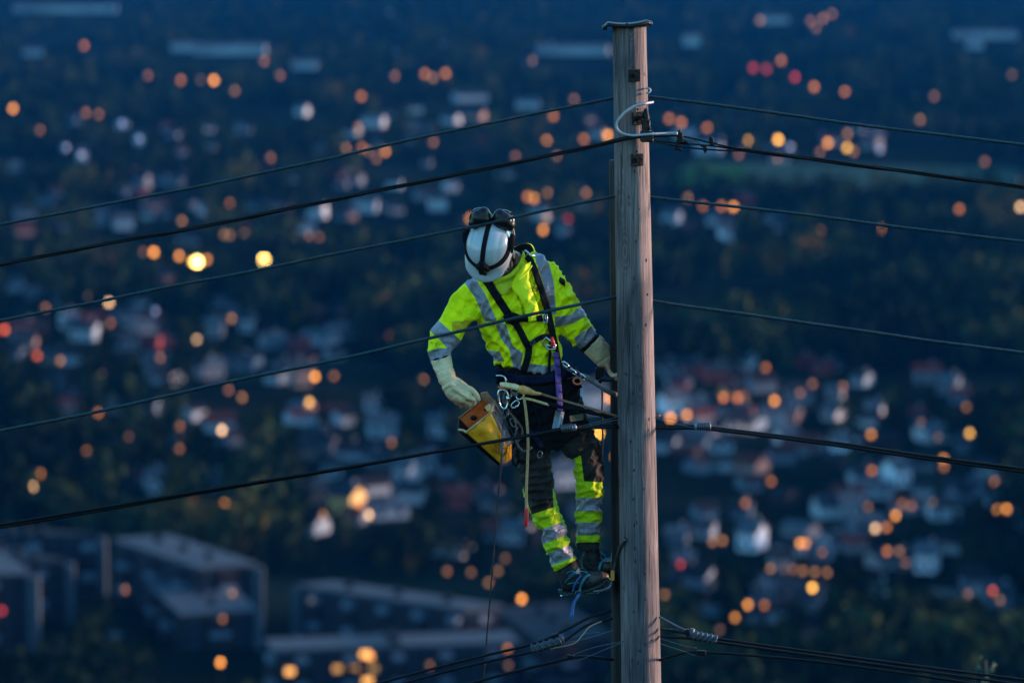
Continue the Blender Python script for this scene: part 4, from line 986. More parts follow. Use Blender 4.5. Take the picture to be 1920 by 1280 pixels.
for k in range(15):
    t = (k + .5) / 15; c = P(873 + 49 * t, 811 - 39 * t, RF - .013)
    mb = MB(); mb.tube([c + Vector((.003, 0, .006)), c + Vector((-.004, -.001, -.006))], .0015, 6); mb.build('stitch', M_leather, rim)
mb = MB(); mb.tube([P(921, 773, RF - .004), P(925, 762, 17.98), P(927, 752, RB)], .0055, 8); mb.build('rim_binding', M_cream, bag)
mb = MB(); mb.tube([P(860, 784, RB - .004), P(884, 765, RB - .008), P(908, 746, RB - .002)], .0040, 8); mb.build('rim_binding', M_leather, bag)
mb = MB(); mb.tube([P(860, 805, 17.97), P(868, 806, 17.955), P(874, 809, RF - .006)], .0052, 8); mb.build('corner_binding', M_cream, bag)
mb = MB(); mb.ellipsoid(P(888, 783, RB - .016), .016, .004, .012, n=16); mb.build('eyelet', M_black, bag)
mb = MB(); mb.ellipsoid(P(911, 767, 18.0), .010, .004, .009, n=16); mb.build('eyelet', M_black, bag)
mb = MB(); mb.loft([(900, 737, 914, 733, 18.03, .014), (904, 748, 921, 743, 18.03, .014), (911, 757, 926, 752, 18.03, .012)], 14); remesh('leather_tab', mb, M_leather, .0035, bag, 1, lambda V, px, N: fine_noise(V, (40, 40, 40), .003))
mb = MB(); mb.loft([(908, 764, 917, 756, 17.98, .012), (912, 770, 924, 766, 17.97, .012), (918, 776, 930, 770, 17.97, .009)], 14); remesh('cream_tab', mb, M_cream, .0035, bag, 1, lambda V, px, N: fine_noise(V, (40, 40, 40), .002))
mb = MB(); mb.tube(catmull([P(901, 793, RF - .013), P(912, 807, RF - .018), P(925, 824, RF - .012), P(934, 850, 17.94)], 8), .0022, 6); mb.build('seam', M_leather, fp)
mb = MB(); mb.tube(catmull([P(915, 740, 18.03), P(926, 752, 18.0), P(934, 765, 17.98), P(941, 778, 17.96)], 6), .004, 8); mb.build('hanging_strap', M_leather, bag)

# carabiners: closed D shaped rings
def carabiner(cx, cyy, Y, w, h, rot, m, label, group='carabiners at the belt', r=.0052, gate=True):
    root = empty('carabiner', P(cx, cyy, Y), label, 'carabiner', group); pts = []
    cr, sr = math.cos(rot), math.sin(rot)
    def q(a, b, dy=0): return P(cx + (a * cr - b * sr), cyy + (a * sr + b * cr), Y + dy)
    shape = [(-w, -h * .5), (-w * .6, -h), (w * .5, -h * .95), (w, -h * .45), (w * .9, h * .4), (w * .35, h), (-w * .35, h), (-w * .9, h * .5)]
    c = catmull([q(*s) for s in shape + [shape[0]]], 6)[:-1]
    mb = MB(); mb.tube(c, r, 10, closed=True); mb.build('ring', m, root)
    if gate:
        mb = MB(); mb.tube([q(w * .97, -h * .3), q(w * .93, h * .25)], r * 1.6, 10); mb.build('gate_sleeve', m, root)
    return root
carabiner(944, 748, 17.93, 9, 17, -.12, M_steel, 'bright steel carabiner hanging under the beige grip, above the tool bag')
carabiner(951, 742, 17.95, 6, 13, .35, M_zinc, 'smaller dull carabiner behind the bright one under the beige grip', r=.004)
carabiner(947, 775, 17.95, 5, 9, .5, M_zinc, 'little steel carabiner at the top of the hand line beside the bag', r=.0035)
carabiner(974, 742, 17.93, 7, 6, .3, M_steel, 'round steel link under the grip where the beige rope starts', r=.0045, gate=False)
root = empty('steel_hook', P(942, 712, 17.95), 'bent steel rod hook standing up from the beige grip at the belt', 'hook')
mb = MB(); mb.tube(catmull([P(930, 704, 17.95), P(938, 704, 17.945), P(945, 706, 17.94), P(948, 712, 17.94), P(949, 722, 17.94)], 6), .0042, 8); mb.build('rod', M_steel, root)
mb = MB(); mb.ellipsoid(P(949, 712, 17.938), .006, .006, .006, n=12); mb.build('tip', M_steel, root)
# positioning rope with its beige grip adjuster, round the pole
root = empty('positioning_rope', P(960, 730, 17.93), 'brown rope with a beige grip adjuster stretched from the belt around the pole', 'rope')
mb = MB(); mb.loft([(937, 717, 937, 723, 17.925, .008), (941, 716, 941, 726, 17.925, .015), (952, 717, 952, 728, 17.922, .018), (966, 719, 964, 731, 17.922, .016), (976, 723, 973, 733, 17.922, .012)], 18)
remesh('grip_body', mb, mat('beige_grip', (.85, .58, .30), .5, 0, .2, 40, .3, 60), .0032, root, 1)
mb = MB(); mb.loft([(970, 722, 968, 732, 17.922, .013), (982, 722, 978, 739, 17.922, .017), (992, 726, 990, 740, 17.922, .014), (1004, 733, 1002, 741, 17.925, .010), (1016, 736, 1014, 741, 17.93, .008)], 18)
remesh('grip_tail', mb, mat('tan_grip', (.72, .30, .08), .45, 0, .3, 40, .3, 60), .0032, root, 1)
mb = MB(); mb.tube(catmull([P(1010, 737, 17.93), P(1060, 752, 17.94), P(1110, 766, 17.95), P(1150, 778, 17.97), P(1164, 781, 18.02), P(1172, 782, 18.10), P(1190, 782, 18.125), P(1225, 780, 18.10), P(1236, 779, 18.02)], 10), .0062, 10); mb.build('rope', M_rope2, root)
mb = MB(); mb.tube([P(934, 725, 17.93), P(940, 727, 17.925), P(952, 730, 17.925)], .0045, 8); mb.build('red_trigger', mat('orange_red', (.75, .15, .03), .4), root)
mb = MB(); mb.box(P(966, 738, 17.93), (.013, .010, .009), rot=.3); o = mb.build('locking_cam', M_zinc, root, False); o.modifiers.new('b', 'BEVEL').width = .003
# second strand: beige end running into a black protective sleeve
root = empty('sleeved_rope', P(985, 747, 17.94), 'rope running into a thick black sleeve, stretched just below the brown rope to the pole', 'rope')
mb = MB(); c = catmull([P(980, 746, 17.93), P(1000, 750, 17.935), P(1030, 759, 17.94)], 8); mb.tube(c, .0062, 10); mb.build('rope', M_cream, root)
mb = MB(); mb.tube(catmull([P(1026, 757, 17.945), P(1060, 764, 17.95), P(1090, 768, 17.955), P(1120, 776, 17.965), P(1150, 782, 17.99), P(1166, 784, 18.06), P(1176, 785, 18.13)], 8), [.010 + .002 * math.sin(k * .7) for k in range(49)], 12, flat=1.1); mb.build('sleeve', M_strap, root)
# hanging beige rope with a red tip
root = empty('hanging_rope', P(985, 745, 17.93), 'beige rope end with a red tip hanging straight down in front of the leg', 'rope')
mb = MB(); mb.tube(catmull([P(979, 744, 17.925), P(983, 750, 17.92), P(987, 780, 17.925), P(990, 820, 17.93), P(989, 870, 17.94), P(987, 915, 17.945), P(987, 958, 17.95)], 10), .0068, 10); mb.build('rope', M_rope, root)
mb = MB(); mb.tube([P(987, 952, 17.95), P(987.5, 956, 17.95), P(987, 970, 17.95), P(986, 984, 17.95), P(986, 987, 17.95)], [.0085, .0098, .0098, .0105, .007], 12); mb.build('red_tip', M_red, root)
# hand line to the ground
root = empty('hand_line', P(946, 790, 17.96), 'thin dark hand line dropping from the bag side to below the frame', 'rope')
a = [P(946, 783, 17.955), P(943, 800, 17.94), P(941, 830, 17.93), P(940, 866, 17.94), P(935, 920, 17.95), P(924, 1060, 17.96), P(914, 1180, 17.97), P(905, 1290, 17.98)]
c = catmull(a, 12); dn = Vector((-.045, .03, -1)).normalized(); c += [c[-1] + dn * (.25 * k) for k in range(1, 22)]
mb = MB(); pts2 = []
mb.tube(c, [.0040 + .0011 * math.sin(i * 2.4) for i in range(len(c))], 8); mb.build('rope', M_drope, root)
mb = MB(); mb.tube(catmull([P(945, 806, 17.925), P(943, 822, 17.918), P(941, 840, 17.918), P(941, 848, 17.92)], 10), [.0085 + .0028 * math.sin(i * 1.7) for i in range(31)], 10); mb.build('wrapped_eye', mat('grey_wrap', (.20, .18, .18), .7, 0, .4, 120, .6, 160), root)
# right hand lanyard with chained links, towards the pole
root = empty('link_lanyard', P(1075, 700, 18.05), 'dark lanyard with shiny steel links running from the right hip to the pole', 'lanyard')
for k, (x, y, s) in enumerate(((1060, 683, 6), (1067, 690, 6), (1074, 696, 6), (1083, 701, 6.5), (1092, 706, 6.5))):
    mb = MB(); c0 = P(x, y, 18.01 + k * .004); ring = []
    e = Vector((.78, -.1, -.62)); f_ = Vector((.5, .3 if k % 2 else -.5, .6)).normalized()
    for j in range(14):
        t = 2 * math.pi * j / 14; ring.append(c0 + e * (s / 400 * 1.3 * math.cos(t)) + f_ * (s / 400 * .62 * math.sin(t)))
    mb.tube(ring, .0042, 8, closed=True); mb.build('link', M_steel if k % 2 == 0 else M_zinc, root)
mb = MB(); mb.tube(catmull([P(1054, 676, 18.02), P(1066, 690, 18.02), P(1084, 704, 18.025), P(1100, 710, 18.03)], 6), .0065, 8); mb.build('webbing', M_strap, root)
mb = MB(); mb.tube(catmull([P(1092, 703, 18.03), P(1102, 709, 18.03), P(1116, 720, 18.035), P(1132, 730, 18.04), P(1148, 737, 18.06), P(1162, 742, 18.12)], 8), [.010 + .003 * math.sin(i * .25) for i in range(41)], 10); mb.build('sleeve', mat('grey_sleeve', (.09, .085, .085), .6, 0, .4, 60, .4, 90), root)
mb = MB(); c0 = P(1083, 714, 18.02); ring = [c0 + Vector((.020 * math.cos(t), 0, .016 * math.sin(t))) for t in [j * 2 * math.pi / 18 for j in range(18)]]
mb.tube(ring, .0045, 8, closed=True); mb.build('red_ring', mat('red_ring_paint', (.7, .14, .06), .35), root)
root = empty('dark_cord', P(1129, 725, 18.1), 'dark cord hanging straight down between the worker and the poles', 'rope')
mb = MB(); mb.tube(catmull([P(1126, 722, 18.06), P(1129, 735, 18.06), P(1129, 780, 18.07), P(1130, 820, 18.08), P(1129, 850, 18.09), P(1131, 880, 18.1)], 8), .0042, 8); mb.build('cord', M_drope, root)
root = empty('step_bracket', P(1150, 711, 18.1), 'blue grey steel bracket on the dark pole beside the worker\'s right hip', 'bracket')
mb = MB(); mb.tube([P(1128, 711, 18.10), P(1140, 711, 18.09), P(1166, 711, 18.10)], .0115, 12); mb.tube([P(1124, 716, 18.105), P(1128, 711, 18.10)], .010, 10); mb.build('bar', M_capm, root)
mb = MB(); mb.box(P(1124, 700, 18.16), (.020, .012, .030)); o = mb.build('clamp_block', M_black, root, False); o.modifiers.new('b', 'BEVEL').width = .005
# purple sling
CLb = [J_bv, T_bv]
root = empty('purple_sling', P(1046, 700, 18.0), 'purple webbing sling hanging from the chest shackle to the thigh', 'sling')
strap('webbing', M_purple, [(1042, 660), (1045, 685), (1047, 715), (1049, 745), (1050, 772)], 11, CLb, .034, .005, root)
for k in range(6):
    y = 670 + k * 16; strap('stitching', M_navy, [(1039 + k * 1.0, y), (1050 + k * 1.0, y + 1)], 1.2, CLb, .0402, .001, root, 3)
root = empty('strap_bundle', P(1047, 787, 17.99), 'pale grey folded strap end hanging on the thigh under the purple sling', 'strap')
strap('folded_webbing', mat('grey_webbing', (.24, .25, .29), .6, 0, .2, 60, .3, 120), [(1050, 771), (1047, 785), (1043, 805)], 17, CLb, .022, .012, root)
strap('edge_binding', mat('pale_webbing', (.38, .38, .42), .6), [(1053, 772), (1050, 786), (1046, 804)], 4, CLb, .036, .003, root)
strap('tool_loop', mat('khaki_webbing', (.10, .10, .055), .7, 0, .3, 60, .3, 90), [(1068, 785), (1080, 783), (1094, 781)], 12, CLb, .010, .006, har)
# slings and loops bunched on the hip
for k, (pts, r, m, lab) in enumerate([
    ([(948, 772), (960, 778), (972, 792), (980, 806), (976, 822), (966, 832)], .0060, M_rope2, 'brown sling looping from the carabiner over the hip'),
    ([(962, 776), (974, 790), (986, 812), (982, 826), (970, 818), (960, 800)], .0050, M_strap, 'black loop bunched on the hip beside the brown sling'),
    ([(966, 830), (960, 846), (962, 866), (968, 872), (972, 860), (970, 842)], .0055, M_strap, 'black cord loop hanging lowest on the outer thigh'),
    ([(970, 800), (966, 816), (972, 836), (984, 846), (998, 838)], .0060, mat('taupe_rope', (.20, .16, .15), .7, 0, .3, 90, .4, 120), 'taupe rope loop across the upper thigh behind the beige rope'),
    ([(936, 745), (943, 762), (950, 782), (956, 800), (958, 820)], .0050, M_strap, 'black strap between the tool bag and the hip')]):
    c = []
    for x, y in catmull([Vector((x, y, 0)) for x, y in pts], 6) and [(q.x, q.y) for q in catmull([Vector((x, y, 0)) for x, y in pts], 6)]:
        s_, d_ = surf(x, y, CLb, 18.04); c.append(P(x, y, min(s_.y, 18.06) - .012))
    mb = MB(); mb.tube(c, r, 8); tag(mb.build('hip_loop', m), lab, 'strap', 'slings bunched on the hip')
carabiner(966, 758, 17.94, 5, 8, .9, M_steel, 'little steel carabiner hanging between the beige rope and the bag', r=.0036)
carabiner(962, 792, 17.96, 4.5, 8, -.4, M_zinc, 'dull small carabiner on the hip slings beside the hand line', r=.0034)
carabiner(1012, 852, 17.99, 4, 6, .3, M_zinc, 'tiny ring hanging at the crotch strap', r=.0028, gate=False)
for k, (pts, r, m, lab) in enumerate([
    ([(952, 716), (962, 728), (972, 748), (968, 768)], .0055, M_strap, 'black gear strap dropping from the belt behind the beige grip'),
    ([(975, 712), (985, 724), (992, 745), (1004, 762), (1020, 768)], .0045, M_navy, 'navy cord curving from the belt across the upper thigh'),
    ([(956, 800), (962, 822), (958, 842), (950, 852)], .0042, M_drope, 'dark cord end dangling beside the hand line'),
    ([(1004, 770), (1012, 792), (1006, 812), (994, 824)], .0048, M_navy, 'navy loop on the inner thigh right of the beige rope')]):
    c = []
    for q_ in catmull([Vector((x, y, 0)) for x, y in pts], 6):
        s_, d_ = surf(q_.x, q_.y, CLb, 18.04); c.append(P(q_.x, q_.y, min(s_.y, 18.06) - .014))
    mb = MB(); mb.tube(c, r, 8); tag(mb.build('hip_loop', m), lab, 'strap', 'slings bunched on the hip')

# ================================================================== THE VALLEY
def sstep(a, b, x):
    t = min(1.0, max(0.0, (x - a) / (b - a))); return t * t * (3 - 2 * t)
def ground(x, y):
    if y < 18: hill = 148.3 - 0.487 * max(0.0, y) if y > 0 else 148.3
    else: hill = 139.53 - 0.345 * (y - 18)
    v = 3.0 * mnoise.noise(Vector((x / 260, y / 260, 1.7))) + 3.0
    v += 30 * sstep(3300, 5200, y) + 85 * sstep(4800, 7600, y)
    v += 70 * sstep(700, 2600, abs(x) - y * .16)
    return max(hill, v) if y < 470 else v
def ground_hit(px, py, h=0.0):
    d = ray(px, py); d = d / d.y; y = 300.0
    while y < 9000:
        z = CAMZ + d.z * y
        if z <= ground(d.x * y, y) + h: break
        y += 12.0 if y < 1600 else 30.0
    lo, hi = y - 30, y
    for _ in range(12):
        m = (lo + hi) / 2
        if CAMZ + d.z * m <= ground(d.x * m, m) + h: hi = m
        else: lo = m
    return Vector((d.x * hi, hi, CAMZ + d.z * hi))

M_ground = bpy.data.materials.new('grass_and_scrub'); M_ground.use_nodes = True
nt = M_ground.node_tree; b = nt.nodes['Principled BSDF']; b.inputs['Roughness'].default_value = .95; b.inputs['Specular IOR Level'].default_value = 0.0
tc = nt.nodes.new('ShaderNodeTexCoord'); n1 = nt.nodes.new('ShaderNodeTexNoise'); n1.inputs['Scale'].default_value = .012; n1.inputs['Detail'].default_value = 8
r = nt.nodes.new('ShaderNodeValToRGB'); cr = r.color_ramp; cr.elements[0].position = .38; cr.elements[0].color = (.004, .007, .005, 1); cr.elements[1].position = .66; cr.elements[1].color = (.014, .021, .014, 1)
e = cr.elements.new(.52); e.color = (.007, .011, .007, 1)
nt.links.new(tc.outputs['Object'], n1.inputs['Vector']); nt.links.new(n1.outputs['Fac'], r.inputs[0]); nt.links.new(r.outputs[0], b.inputs['Base Color'])
ys = [-400, -200, -60, -20, 0, 6, 12, 18, 24, 32, 45, 60, 90, 130, 180, 240, 300, 350, 390, 410, 425, 440, 460, 500, 560, 640] + [700 + 70 * i for i in range(30)] + [2900 + 200 * i for i in range(30)]
xs = sorted(set([0] + [s * v for s in (-1, 1) for v in (3, 8, 16, 30, 60, 100, 150, 200, 260, 330, 400, 480, 580, 700, 850, 1050, 1300, 1600, 2000, 2500, 3200, 4000, 5200)]))
V = [(x, y, ground(x, y)) for y in ys for x in xs]; nx = len(xs)
F = [(j * nx + i, j * nx + i + 1, (j + 1) * nx + i + 1, (j + 1) * nx + i) for j in range(len(ys) - 1) for i in range(nx - 1)]
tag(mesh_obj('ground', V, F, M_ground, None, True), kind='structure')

def draped_sheet(name, pts_px, m, lift=.35, ribbon=None):
    P3 = [ground_hit(x, y) for x, y in pts_px]
    V = []; F = []
    if ribbon:
        c = catmull(P3, 14)
        for i, p in enumerate(c):
            t = (c[min(i + 1, len(c) - 1)] - c[max(i - 1, 0)]); t.z = 0; t.normalize(); s = Vector((-t.y, t.x, 0)) * ribbon / 2
            for q in (p - s, p + s): V.append((q.x, q.y, ground(q.x, q.y) + lift))
        F = [(2 * i, 2 * i + 1, 2 * i + 3, 2 * i + 2) for i in range(len(c) - 1)]
    else:
        n = 14; a, b_, c_, d_ = P3
        for j in range(n + 1):
            for i in range(n + 1):
                p = a.lerp(b_, i / n).lerp(d_.lerp(c_, i / n), j / n); V.append((p.x, p.y, ground(p.x, p.y) + lift))
        F = [(j * (n + 1) + i, j * (n + 1) + i + 1, (j + 1) * (n + 1) + i + 1, (j + 1) * (n + 1) + i) for j in range(n) for i in range(n)]
    return tag(mesh_obj(name, V, F, m, None, True), kind='structure')
M_meadow = mat('meadow_grass', (.030, .058, .042), .95, 0, .3, .02, spec=0.0)
M_asph = mat('asphalt', (.018, .019, .022), .85, 0, .2, .3)
draped_sheet('meadow', [(1225, 340), (1925, 372), (1925, 318), (1300, 305)], M_meadow, .3)
draped_sheet('meadow', [(1240, 352), (1420, 350), (1400, 318), (1290, 315)], mat('lush_grass', (.020, .065, .022), .95, spec=0.0), .8)
draped_sheet('road', [(1040, 1290), (1240, 1170), (1400, 1130), (1600, 1105), (1960, 1130)], M_asph, .5, 8)
draped_sheet('path', [(80, 1225), (150, 1208), (215, 1190)], mat('pale_gravel', (.10, .10, .10), .9), .5, 6)

# ---- keeping track of what is drawn where in the photo, so that woods keep clear of houses
CLEAR = []
def quant(c): return tuple(c)
WALLC = {'W': (.66, .69, .74), 'w': (.36, .39, .43), 'g': (.20, .20, .22), 'b': (.12, .15, .19), 'r': (.30, .05, .04), 'n': (.26, .16, .13), 'd': (.020, .013, .012)}
ROOFC = {'dark': (.015, .015, .018), 'red': (.08, .022, .018), 'grey': (.020, .027, .034), 'pale': (.060, .074, .088)}
M_wall = {k: mat('painted_wall_' + k, v, .8, 0, .12, .6, .2, 4, spec=.2) for k, v in WALLC.items()}
for k, nm in (('W', 'white'), ('w', 'off_white'), ('g', 'grey'), ('b', 'blue_grey'), ('r', 'red'), ('n', 'brown'), ('d', 'dark')): M_wall[k].name = nm + '_wall_paint'
M_roof = {k: mat(k + '_roof', v, .85, 0, .2, .8, .2, 3, spec=.05) for k, v in ROOFC.items()}
M_stair = mat('stair_panel', (.06, .08, .10), .85, spec=.05)
M_glass = mat('window_glass', (.03, .04, .06), .12, 0, 0)

# cables as they cross the photo, used for telling places apart in words
LEFT_C = [[(0, 422), (640, 292), (1143, 185)], [(0, 496), (640, 372), (1145, 265)], [(0, 602), (640, 474), (1143, 370)], [(0, 808), (640, 672), (1143, 560)], [(0, 985), (640, 878), (1146, 800)]]
RIGHT_C = [[(1240, 184), (1920, 272)], [(1240, 258), (1392, 281), (1920, 351)], [(1240, 372), (1920, 453)], [(1240, 565), (1920, 662)], [(1240, 801), (1332, 805), (1920, 882)]]
NAMES = ['top teal', 'twisted black', 'helmet-high teal', 'chest-high teal', 'double black']
def yat(line, x):
    for (x0, y0), (x1, y1) in zip(line, line[1:]):
        if x <= x1: return y0 + (y1 - y0) * (x - x0) / (x1 - x0)
    return line[-1][1]
def zone(px, py):
    left = px < 1180; L = LEFT_C if left else RIGHT_C
    k = sum(1 for l in L if py > yat(l, px))
    if left: side = 'far left' if px < 330 else ('left' if px < 680 else 'left of pole' if px > 960 else 'left of worker')
    else: side = 'right of pole' if px < 1420 else ('right' if px < 1680 else 'far right')
    return (['above the top teal cable', 'under the top teal cable', 'under the twisted black cable', 'under the helmet-high cable', 'under the chest-high cable', 'under the double black cable'][k]) + ', ' + side
ORD = ['first', 'second', 'third', 'fourth', 'fifth', 'sixth', 'seventh', 'eighth', 'ninth', 'tenth', 'eleventh', 'twelfth', 'thirteenth', 'fourteenth', 'fifteenth', 'sixteenth', 'seventeenth', 'eighteenth', 'nineteenth', 'twentieth']
def name_all(items):
    """items: (obj, px, py, look) -> labels that single each one out"""
    g = {}
    for it in items: g.setdefault((it[3], zone(it[1], it[2])), []).append(it)
    for (look, zn), L in g.items():
        L.sort(key=lambda t: t[1])
        for i, it in enumerate(L):
            if len(L) == 1: s = look + ' ' + zn
            elif len(L) == 2: s = look + ' ' + zn + (', left one' if i == 0 else ', right one')
            else: s = look + ' ' + zn + ', ' + ORD[i] + ' from left'
            it[0]['label'] = s

# ---- street lamps (pixel of the lamp head, look)
LAMPS = """24,204,O 157,86,o 339,151,o 401,151,O 376,150,d 439,171,m 494,115,d 524,142,d 74,245,d 160,212,d 184,215,d 228,232,w 260,261,w 152,291,W 123,277,w 431,382,o 340,414,m 276,142,d 506,296,d
268,473,d 288,473,O 336,480,O 388,487,O 362,491,Y 370,491,Z 495,488,Z 420,440,m 431,441,m 459,439,m 577,442,d 598,445,d 167,556,d 204,567,P 84,577,d 206,606,d 290,583,w 433,597,m 369,637,P 299,671,d 8,618,R 69,667,R 112,676,m 33,695,d 192,703,d 427,731,d 453,745,m 590,706,O 580,754,Y 183,774,o 336,799,d 416,806,P 163,846,o 241,819,d 335,841,d 625,705,d
75,887,o 61,912,P 421,944,O 437,947,d 604,965,m 95,1064,m 434,1112,m 416,1160,d 233,1105,d 413,1241,O 3,1144,r
796,139,o 811,146,m 835,138,o 739,143,d 677,181,o 671,239,m 648,278,m 678,277,o 690,284,d 722,284,O 704,298,d 811,267,d 1037,218,o 1026,264,O 1094,261,o 1075,187,d 1139,254,O 965,294,d 1043,293,d 989,369,o 1001,372,O 1025,362,m 1098,362,m 1018,431,O 1020,408,m 1065,410,r 881,410,O
731,630,o 793,712,m 732,829,d 1122,812,Y 1154,856,O 1142,745,O 673,946,o 691,965,P 947,1047,d 933,1070,m 915,1092,m 978,1122,O 882,1073,d 837,1071,d 951,1215,o 952,1247,d 584,1125,d 805,1247,d
1424,39,m 1519,40,d 1543,35,m 1559,27,d 1529,53,d 1412,128,r 1437,130,r 1464,114,o 1490,145,r 1526,163,o 1584,173,o 1750,181,d 1724,225,m 1897,141,d 1254,223,o 1277,230,o 1325,240,o 1401,264,Y 1459,262,Y 1552,268,O 1588,277,Y 1588,251,m 1536,285,d 1600,285,d 1649,282,w 1481,276,W 1384,290,d 1456,298,d 1845,304,d 1913,340,d 1913,388,P 1798,392,o 1614,355,d 1289,371,m 1317,387,o 1352,387,o 1375,388,O 1541,430,m 1655,430,O
1435,689,o 1452,751,O 1356,745,o 1383,745,o 1499,737,d 1522,720,d 1579,725,d 1257,783,O 1287,778,O 1633,814,O 1812,763,o 1818,812,Y 1726,792,d 1769,860,O 1769,875,o 1758,820,d
1445,902,o 1397,943,o 1634,882,o 1866,903,o 1870,955,O 1887,954,O 1915,957,o 1691,945,o 1708,948,o 1679,966,O 1748,942,d 1641,990,P 1662,988,o 1626,950,d 1500,1018,O 1510,1018,O 1335,1015,m 1354,1013,m 1540,1035,d 1663,1033,o 1686,1033,m 1444,1065,m 1470,1067,d 1484,1067,d 1504,1070,m 1527,1072,m 1550,1073,m 1523,1101,Y 1402,1133,O 1433,1134,o 1378,1157,O 1245,1115,m 1349,1180,d 1275,1057,r 1861,1107,R 1874,1125,m 1813,1113,d 1696,1055,d"""
LK = {'Z': ((1.0, .60, .14), 8.0, 'dazzling yellow street light'), 'Y': ((1.0, .46, .06), 1.5, 'bright amber street light'), 'O': ((1.0, .34, .05), .80, 'strong orange street light'),
      'o': ((1.0, .28, .045), .24, 'mid orange street light'), 'm': ((1.0, .38, .10), .075, 'soft peach street light'), 'd': ((1.0, .32, .10), .026, 'faint brownish street light'),
      'R': ((1.0, .14, .03), .60, 'red orange light'), 'r': ((1.0, .06, .05), .16, 'dim red light'), 'P': ((1.0, .55, .25), .85, 'pale cream street light'),
      'w': ((.55, .62, .9), .025, 'faint bluish white light'), 'W': ((.75, .68, .9), .07, 'pale lilac white light')}
LAMPK = 0.5 / 2 ** SC.view_settings.exposure
DISC = 13.3                                    # blur disc, photo pixels radius
M_mast = mat('lamp_mast', (.012, .012, .014), .8, spec=.1)
lamp_mats = {}
def lamp_mat(k, var):
    key = (k, var)
    if key not in lamp_mats:
        c, s, _ = LK[k]; f = (0.55, 1.0, 1.45)[var]
        lamp_mats[key] = emis('glowing_lamp_' + LK[k][2].replace(' ', '_'), c, s * f * (DISC / 4.7) ** 2 * LAMPK)
    return lamp_mats[key]
items = []
for tok in LAMPS.split():
    x, y, k = tok.split(','); x = int(x); y = int(y)
    p = ground_hit(x, y, 9.0); D = p.length; r = (7.4 if k == 'Z' else 4.7) / FPX * (p - Vector((0, 0, CAMZ))).length
    g = ground(p.x, p.y)
    root = empty('street_lamp', (p.x, p.y, g), None, 'street lamp', 'street lamps glowing across the valley')
    mb = MB(); mb.tube([(p.x, p.y, g - .3), (p.x, p.y, p.z - r * .9)], .09, 6)
    mb.build('mast', M_mast, root)
    mb = MB(); mb.ellipsoid(p, r, r, r, n=10, k=8); mb.build('lamp_head', lamp_mat(k, rnd.randrange(3)), root)
    items.append((root, x, y, LK[k][2])); CLEAR.append((x - 9, x + 9, y - 9, y + 9, p.y, x))
name_all(items)

